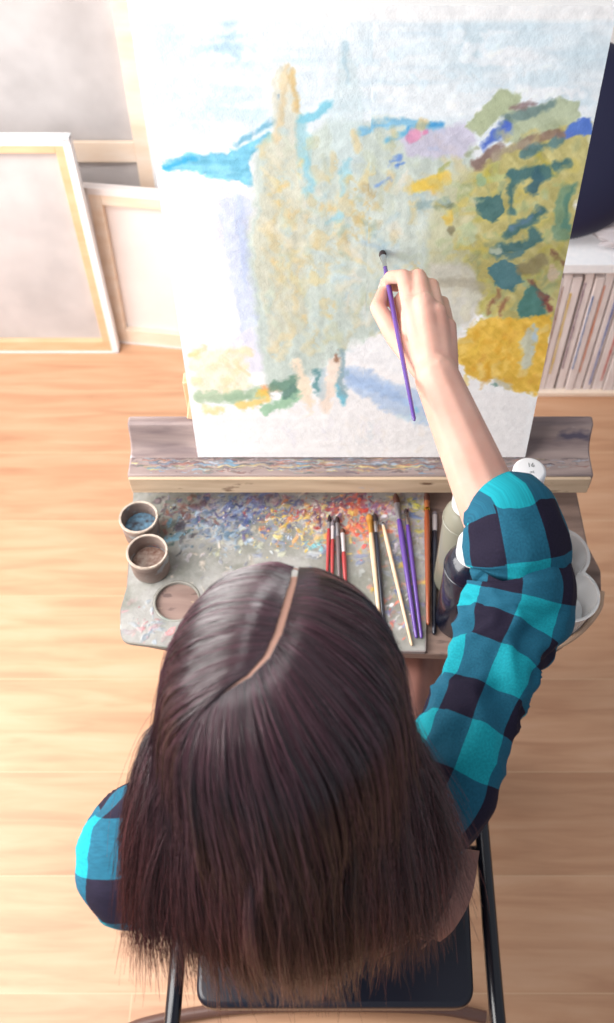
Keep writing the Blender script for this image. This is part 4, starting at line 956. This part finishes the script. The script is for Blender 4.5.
cuffb = sweep(cf, [(.047, .048), (.0500, .0510), (.0535, .0545), (.0540, .0550), (.0525, .0535), (.0500, .0505), (.0480, .0485), (.0455, .0460), (.044, .045)], 64, 80, ref=(0, 0, 1), circ=.320, disp=wr(5, .0028, 2.4, 16), cap=False, uoff=.075, vstart=.02)
cu_o = obj('rolled_cuff', cuffb, M_plaid, shirt, autosmooth=False)
ls = [W(215, 850, .985), W(180, 850, .965), W(143, 857, .958), Vector((-.200, .300, .965)), Vector((-.212, .33, .88)), Lelb, Vector((-.195, .44, .75)), Lwr+Vector((-.02, -.04, .02)), Lwr+Vector((-.005, -.01, .005))]
b = sweep(ls, [(.058, .058), (.060, .062), (.056, .063), (.052, .060), (.050, .055), (.05, .052), (.045, .047), (.036, .038), (.032, .034)], 100, 64, ref=(0, 0, 1), circ=.320, disp=wr(23, .006, 3, 22), uoff=.02)
obj('sleeve', b, M_plaid, shirt, autosmooth=False)
# trousers
for s in (-1, 1):
    hip = pel+Vector((s*.085, -.02, -.005)); kn = Vector((-.02+s*.11, .80, .545)); an = Vector((-.02+s*.105, .76, .10))
    b = sweep([hip, hip.lerp(kn, .5), kn+Vector((0, -.04, .0)), kn+Vector((0, .012, -.04)), kn.lerp(an, .4), an], [(.088, .098), (.082, .088), (.068, .07), (.066, .066), (.064, .064), (.05, .05)], 60, 40, ref=(1, 0, 0), disp=wr(30+s, .004, 3, 14))
    obj('trouser_leg', b, M_denim, person, autosmooth=False)
    an2 = Vector((-.02+s*.105, .735, .0))
    bm = bmesh.new()
    capsule(bm, an2+Vector((0, -.0, .045)), an2+Vector((s*.004, .15, .038)), .042, .034); capsule(bm, an2+Vector((0, .0, .05)), an2+Vector((0, .03, .10)), .042, .044)
    for v in bm.verts: v.co.z = max(v.co.z, .012)
    sm = remesh(bm, .004, 3, 'shoe'); shoe = link('shoe', sm, M_shoe, person)
    sole = rounded([(an2.x-.04, an2.y-.045), (an2.x+.04, an2.y-.045), (an2.x+.046, an2.y+.14), (an2.x+.02, an2.y+.188), (an2.x-.02, an2.y+.188), (an2.x-.046, an2.y+.14)], .03)
    obj('sole', prism(sole, .001, .017), M_sole, shoe, bevel=.003)
# apron: bib, skirt over the lap, straps and the bow behind
bm = bmesh.new(); uN, vN = 60, 50; g = {}
for i in range(uN+1):
    for j in range(vN+1):
        s = -1+2*i/uN; t = j/vN      # t from waist to knees
        x_ = -.015+s*(.185+.075*t); y_ = .485+.30*t; z_ = .655-.03*t
        lap = .075*max(0, math.cos((s)*PI*1.5)*-1)*0
        z_ += -.085*max(0, abs(s)-.62)**1.1*4.2 - .035*math.exp(-(s/.22)**2)*t + .006*noise.noise(Vector((s*5, t*2.5, 1)))*2
        y_ -= .0
        g[i, j] = bm.verts.new((x_, y_, z_))
for i in range(uN):
    for j in range(vN): bm.faces.new((g[i, j], g[i+1, j], g[i+1, j+1], g[i, j+1]))
ap = obj('apron', bm, M_apron, person, autosmooth=False); sl = ap.modifiers.new('thick', 'SOLIDIFY'); sl.thickness = .002
bm = bmesh.new(); g = {}
for i in range(uN+1):       # bib and hip wrap: follows the trunk
    for j in range(vN+1):
        s = -1+2*i/uN; t = j/vN
        half = (.28+.57*min(1, max(0, (.9-t)/.65)))*PI
        a = s*half; z_ = .50+.44*t
        rx = .187-.012*t+.02*max(0, .3-t)*3*.6; ry = .142-.012*t; c = pel.lerp(che, min(1, t))
        g[i, j] = bm.verts.new((c.x+math.sin(a)*rx+.004*noise.noise(Vector((a*3, t*6, 2))), c.y-.0+math.cos(a)*ry+.004*noise.noise(Vector((a*4, t*5, 9))), z_))
for i in range(uN):
    for j in range(vN): bm.faces.new((g[i, j], g[i+1, j], g[i+1, j+1], g[i, j+1]))
bib = obj('apron_bib', bm, M_apron, ap, autosmooth=False); sl = bib.modifiers.new('thick', 'SOLIDIFY'); sl.thickness = .002
for s in (-1, 1):
    obj('apron_strap', sweep([Vector((-.04+s*.09, .475, .93)), Vector((-.04+s*.085, .43, 1.0)), nck+Vector((s*.07, .03, .0)), nck+Vector((s*.04, -.065, .0)), nck+Vector((0, -.085, -.005))], [(.0015, .010)]*5, 40, 12, ref=(0, 1, .3)), M_apron, ap)
def ribbon(name, pts, w_):
    obj(name, sweep(pts, [(.0012, w_)]*len(pts), 30, 10, ref=(0, -1, .2)), M_apron, ap)
kb = W(432, 938, 1.18)
ribbon('apron_tie', [W(470, 850, 1.15), W(462, 895, 1.155), W(446, 925, 1.165), kb], .012)
ribbon('apron_tie', [kb, W(420, 936, 1.175), W(400, 932, 1.17), W(380, 940, 1.16)], .009)
ribbon('apron_tie', [kb, W(428, 942, 1.175), W(423, 947, 1.17)], .009)

# ------------------------------------------------------------------ hair
HR_ = np.array([.086, .108, .112]); HCn = np.array(HC)+np.array([0, 0, .016])
def on_head(px, py):
    o_ = np.array([0, 0, CZ]); d = np.array(ray(px, py)); o2 = (o_-HCn)/HR_; d2 = d/HR_
    A = d2@d2; B = 2*o2@d2; Cq = o2@o2-1; D = B*B-4*A*Cq
    tt = (-B-math.sqrt(D))/(2*A) if D > 0 else -B/(2*A)
    p = (o_+d*tt-HCn)/HR_; return p/np.linalg.norm(p)
part_px = [(297, 566), (293, 585), (286, 608), (279, 632), (268, 655), (250, 674), (226, 690), (203, 703)]
PART = [on_head(*q) for q in part_px]
def part_at(s):        # 0 = front, 1 = whorl
    k = s*(len(PART)-1); i = min(int(k), len(PART)-2); p = PART[i]*(1-(k-i))+PART[i+1]*(k-i); return p/np.linalg.norm(p)
tipL = [(-1., (133, 908, .885)), (-.9, (135, 932, .885)), (-.75, (153, 955, .895)), (-.55, (192, 974, .905)), (-.3, (245, 988, .915)), (0., (300, 992, .92)), (.3, (345, 982, .92)), (.55, (392, 962, .915)), (.75, (430, 935, .91)), (.9, (455, 895, .905)), (1., (460, 862, .905))]
def tip_at(u):
    for (u0, a), (u1, b_) in zip(tipL, tipL[1:]):
        if u <= u1:
            t = (u-u0)/(u1-u0); c = [a[i]*(1-t)+b_[i]*t for i in range(3)]; break
    return np.array(W(*c))
midL = [(-1., (150, 750, .865)), (-.75, (147, 810, .86)), (-.45, (183, 855, .86)), (0., (285, 870, .85)), (.45, (378, 845, .86)), (.75, (418, 800, .88)), (1., (410, 735, .88))]
def mid_at(u):
    for (u0, a), (u1, b_) in zip(midL, midL[1:]):
        if u <= u1:
            t = (u-u0)/(u1-u0); c = [a[i]*(1-t)+b_[i]*t for i in range(3)]; break
    return np.array(W(*c))
def slerp(a, b_, t):
    w_ = math.acos(max(-1, min(1, float(a@b_))));
    return a if w_ < 1e-4 else (math.sin((1-t)*w_)*a+math.sin(t*w_)*b_)/math.sin(w_)
def guide(u, off=0., parts=None, st=.018):
    sgn = 1 if u > 0 else -1; au = min(1, abs(u))
    UC = -.45; aa = (UC-u)/(1+UC) if u < UC else (u-UC)/(1-UC); ps = max(0, 1-min(1, aa))**.75
    p0 = part_at(ps)
    th = au*math.radians(112)
    d2 = np.array([math.sin(th)*sgn, -math.cos(th), .24*(1-au)-.22*au]); d2 /= np.linalg.norm(d2)
    sc = lambda d, o_: HCn+d*(HR_+o_)
    pts = [sc(slerp(p0, d2, st), .001+off*.2), sc(slerp(p0, d2, .16+st), .0035+off*.5), sc(slerp(p0, d2, .45), .005+off*.8), sc(slerp(p0, d2, .75), .006+off)]
    e = sc(d2, .005+off); T_ = tip_at(max(-1, min(1, u))); M_ = mid_at(max(-1, min(1, u))); wg = (1-au)**.6; M_ = wg*(e*.55+T_*.45+np.array([0, -.004, .012]))+(1-wg)*M_
    out = np.array([T_[0]-HCn[0], T_[1]-HCn[1], 0]); out /= (np.linalg.norm(out)+1e-6)
    pts += [e*.6+M_*.4+out*off, e*.15+M_*.85+out*off, M_*.6+T_*.4+out*(off+.006), T_+out*off]
    return pts
shell = bmesh.new(); NU, NV = 120, 50; G = []
for i in range(NU+1):
    u = -1+2*i/NU; cp = catmull(guide(u, -.005, None, .05), NV)[:int(NV*.97)]
    G.append([shell.verts.new(p-(p-HCn)/np.linalg.norm(p-HCn)*.007*max(0, 1-j/(NV*.45))) for j, p in enumerate(cp)])
for i in range(NU):
    for j in range(len(G[0])-1): shell.faces.new((G[i][j], G[i+1][j], G[i+1][j+1], G[i][j+1]))
bmesh.ops.remove_doubles(shell, verts=shell.verts, dist=.0002)
bmesh.ops.recalc_face_normals(shell, faces=shell.faces)
M_hairbase = mat('hair_underlayer', srgb(44, 28, 30), .6)
hair = obj('hair', shell, M_hairbase, person, autosmooth=False); sl = hair.modifiers.new('thick', 'SOLIDIFY'); sl.thickness = .006; sl.offset = -1
b = bmesh.new(); ellipsoid(b, HCn, tuple(HR_+.0002), sub=5); 
for v in list(b.verts):
    dv = (np.array(v.co)-HCn)/HR_
    if max(float(dv@p_) for p_ in PART) < .982: b.verts.remove(v)
M_scalp = mat('scalp_skin', srgb(198, 150, 130), .6)
obj('scalp', b, M_scalp, hair, autosmooth=False)

def strands(name, n, npts, rad, seed, layer, fly=0., mat_=None, tint=1.):
    r = np.random.RandomState(seed); V = np.zeros((n, npts, 3, 3), np.float32); COL = np.zeros((n, npts, 3, 4), np.float32)
    ncl = 190; cl_u = r.uniform(-1, 1, ncl); cl_o = r.normal(0, 1, (ncl, 3)); cl_b = r.uniform(0, 1, ncl); cl_l = r.uniform(.88, 1.03, ncl)
    order = np.argsort(cl_u); cl_u = cl_u[order]
    gu = np.linspace(-1, 1, 241)
    cache = [np.array(catmull(guide(u, 0.), npts)) for u in gu]; cache_o = [np.array(catmull(guide(u, .01), npts)) for u in gu]
    t = np.linspace(0, 1, npts)
    for k in range(n):
        u = r.uniform(-1, 1) if r.rand() > .12 else r.uniform(.85, 1)*r.choice([-1, 1])
        c = int(np.argmin(abs(cl_u-u)));
        f = (u+1)/2*240; i0 = min(int(f), 239); ff = f-i0
        # strands leave the parting from slightly varied places
        base = cache[i0]*(1-ff)+cache[i0+1]*ff; outw = (cache_o[i0]*(1-ff)+cache_o[i0+1]*ff-base)/.01
        fc = (cl_u[c]+1)/2*240; j0 = min(int(fc), 239); cb = cache[j0]
        clump = (t**2.2)*.45*r.uniform(.3, 1)
        p = base*(1-clump[:, None])+cb*clump[:, None]
        off = r.uniform(layer[0], layer[1])*(.2+.8*np.minimum(1, t*2.5))
        p = p+outw*off[:, None]
        p += (cl_o[c]*.005)[None]*(t[:, None]**2) + (cl_o[(c*7) % ncl]*.0050)[None]*np.sin(t[:, None]*(9+5*cl_b[c])+c)*t[:, None]**1.3
        wob = r.normal(0, 1, (3,)); ph = r.uniform(0, 6.28, 3)
        p += wob[None]*np.sin(t[:, None]*r.uniform(4, 9)+ph[None])*.0016*(t[:, None])
        p += r.normal(0, 1, 3)[None]*(fly*(t[:, None]**3)) + (r.normal(0, 1, 3)*.0065)[None]*np.sin(t[:, None]*r.uniform(10, 22)+ph[None])*np.clip(t[:, None]-.55, 0, 1)*2*r.uniform(0, 1)**2
        ln = cl_l[c]*r.uniform(.86, 1.03) if r.rand() > .1 else r.uniform(.75, 1.07)
        ln = min(ln, 1.05); ti = np.linspace(r.uniform(0, .055) if r.rand() < .6 else r.uniform(0, .02), min(1, ln), npts)
        p = np.stack([np.interp(ti, t, p[:, a]) for a in range(3)], 1)
        if ln > 1: p += (p[-1]-p[-2])[None]*(t[:, None]**4)*(ln-1)*npts*.8
        tg = np.gradient(p, axis=0); tg /= np.linalg.norm(tg, axis=1)[:, None]+1e-9
        s1 = np.cross(tg, outw+1e-3); s1 /= np.linalg.norm(s1, axis=1)[:, None]+1e-9; s2 = np.cross(tg, s1)
        rr = rad*r.uniform(.7, 1.3)*(1-.7*t**3)
        for q in range(3):
            a = 2*PI*q/3; V[k, :, q] = p+(s1*math.cos(a)+s2*math.sin(a))*rr[:, None]
        br = r.uniform(.55, 1.5)*(.75+.5*cl_b[c]); g_ = (np.clip((ti-.6)/.4, 0, 1)**1.5)[:, None]
        ca = np.array(srgb(62, 39, 46)[:3])*br; cbt = np.array(srgb(98, 48, 40)[:3])*br
        COL[k, :, :, :3] = ((ca*(1-g_)+cbt*g_)*tint)[:, None, :]; COL[k, :, :, 3] = 1
    me = bpy.data.meshes.new(name)
    base = (np.arange(n)*npts*3)[:, None, None]; jj = (np.arange(npts-1)*3)[None, :, None]; q = np.arange(3)[None, None, :]; q2 = (q+1) % 3
    F = np.stack([base+jj+q, base+jj+q2, base+jj+3+q2, base+jj+3+q], -1).reshape(-1, 4)
    nv = n*npts*3; nf = len(F)
    me.vertices.add(nv); me.vertices.foreach_set('co', V.reshape(-1)); me.loops.add(nf*4); me.loops.foreach_set('vertex_index', F.reshape(-1).astype(np.int32))
    me.polygons.add(nf); me.polygons.foreach_set('loop_start', (np.arange(nf)*4).astype(np.int32))
    me.update(calc_edges=True); me.validate()
    at = me.color_attributes.new('Col', 'FLOAT_COLOR', 'POINT'); at.data.foreach_set('color', COL.reshape(-1))
    return link(name, me, mat_, hair)
M_hair = attr_mat('brown_hair_strands', .23, spec=1.0)
h1 = strands('hair_strands', 17000, 32, .00040, 5, (-.004, .005), .006, M_hair)
h1['kind'] = 'stuff'
h2 = strands('loose_hair', 1100, 36, .00022, 9, (.001, .007), .012, M_hair, 2.4)
h2['kind'] = 'stuff'

# the brush in the hand
hb = brush(tipP, endP, 'purple handled brush held in the raised right hand against the painting', .0030, H_pur, FE, BD, .024, .014, br=.0046)
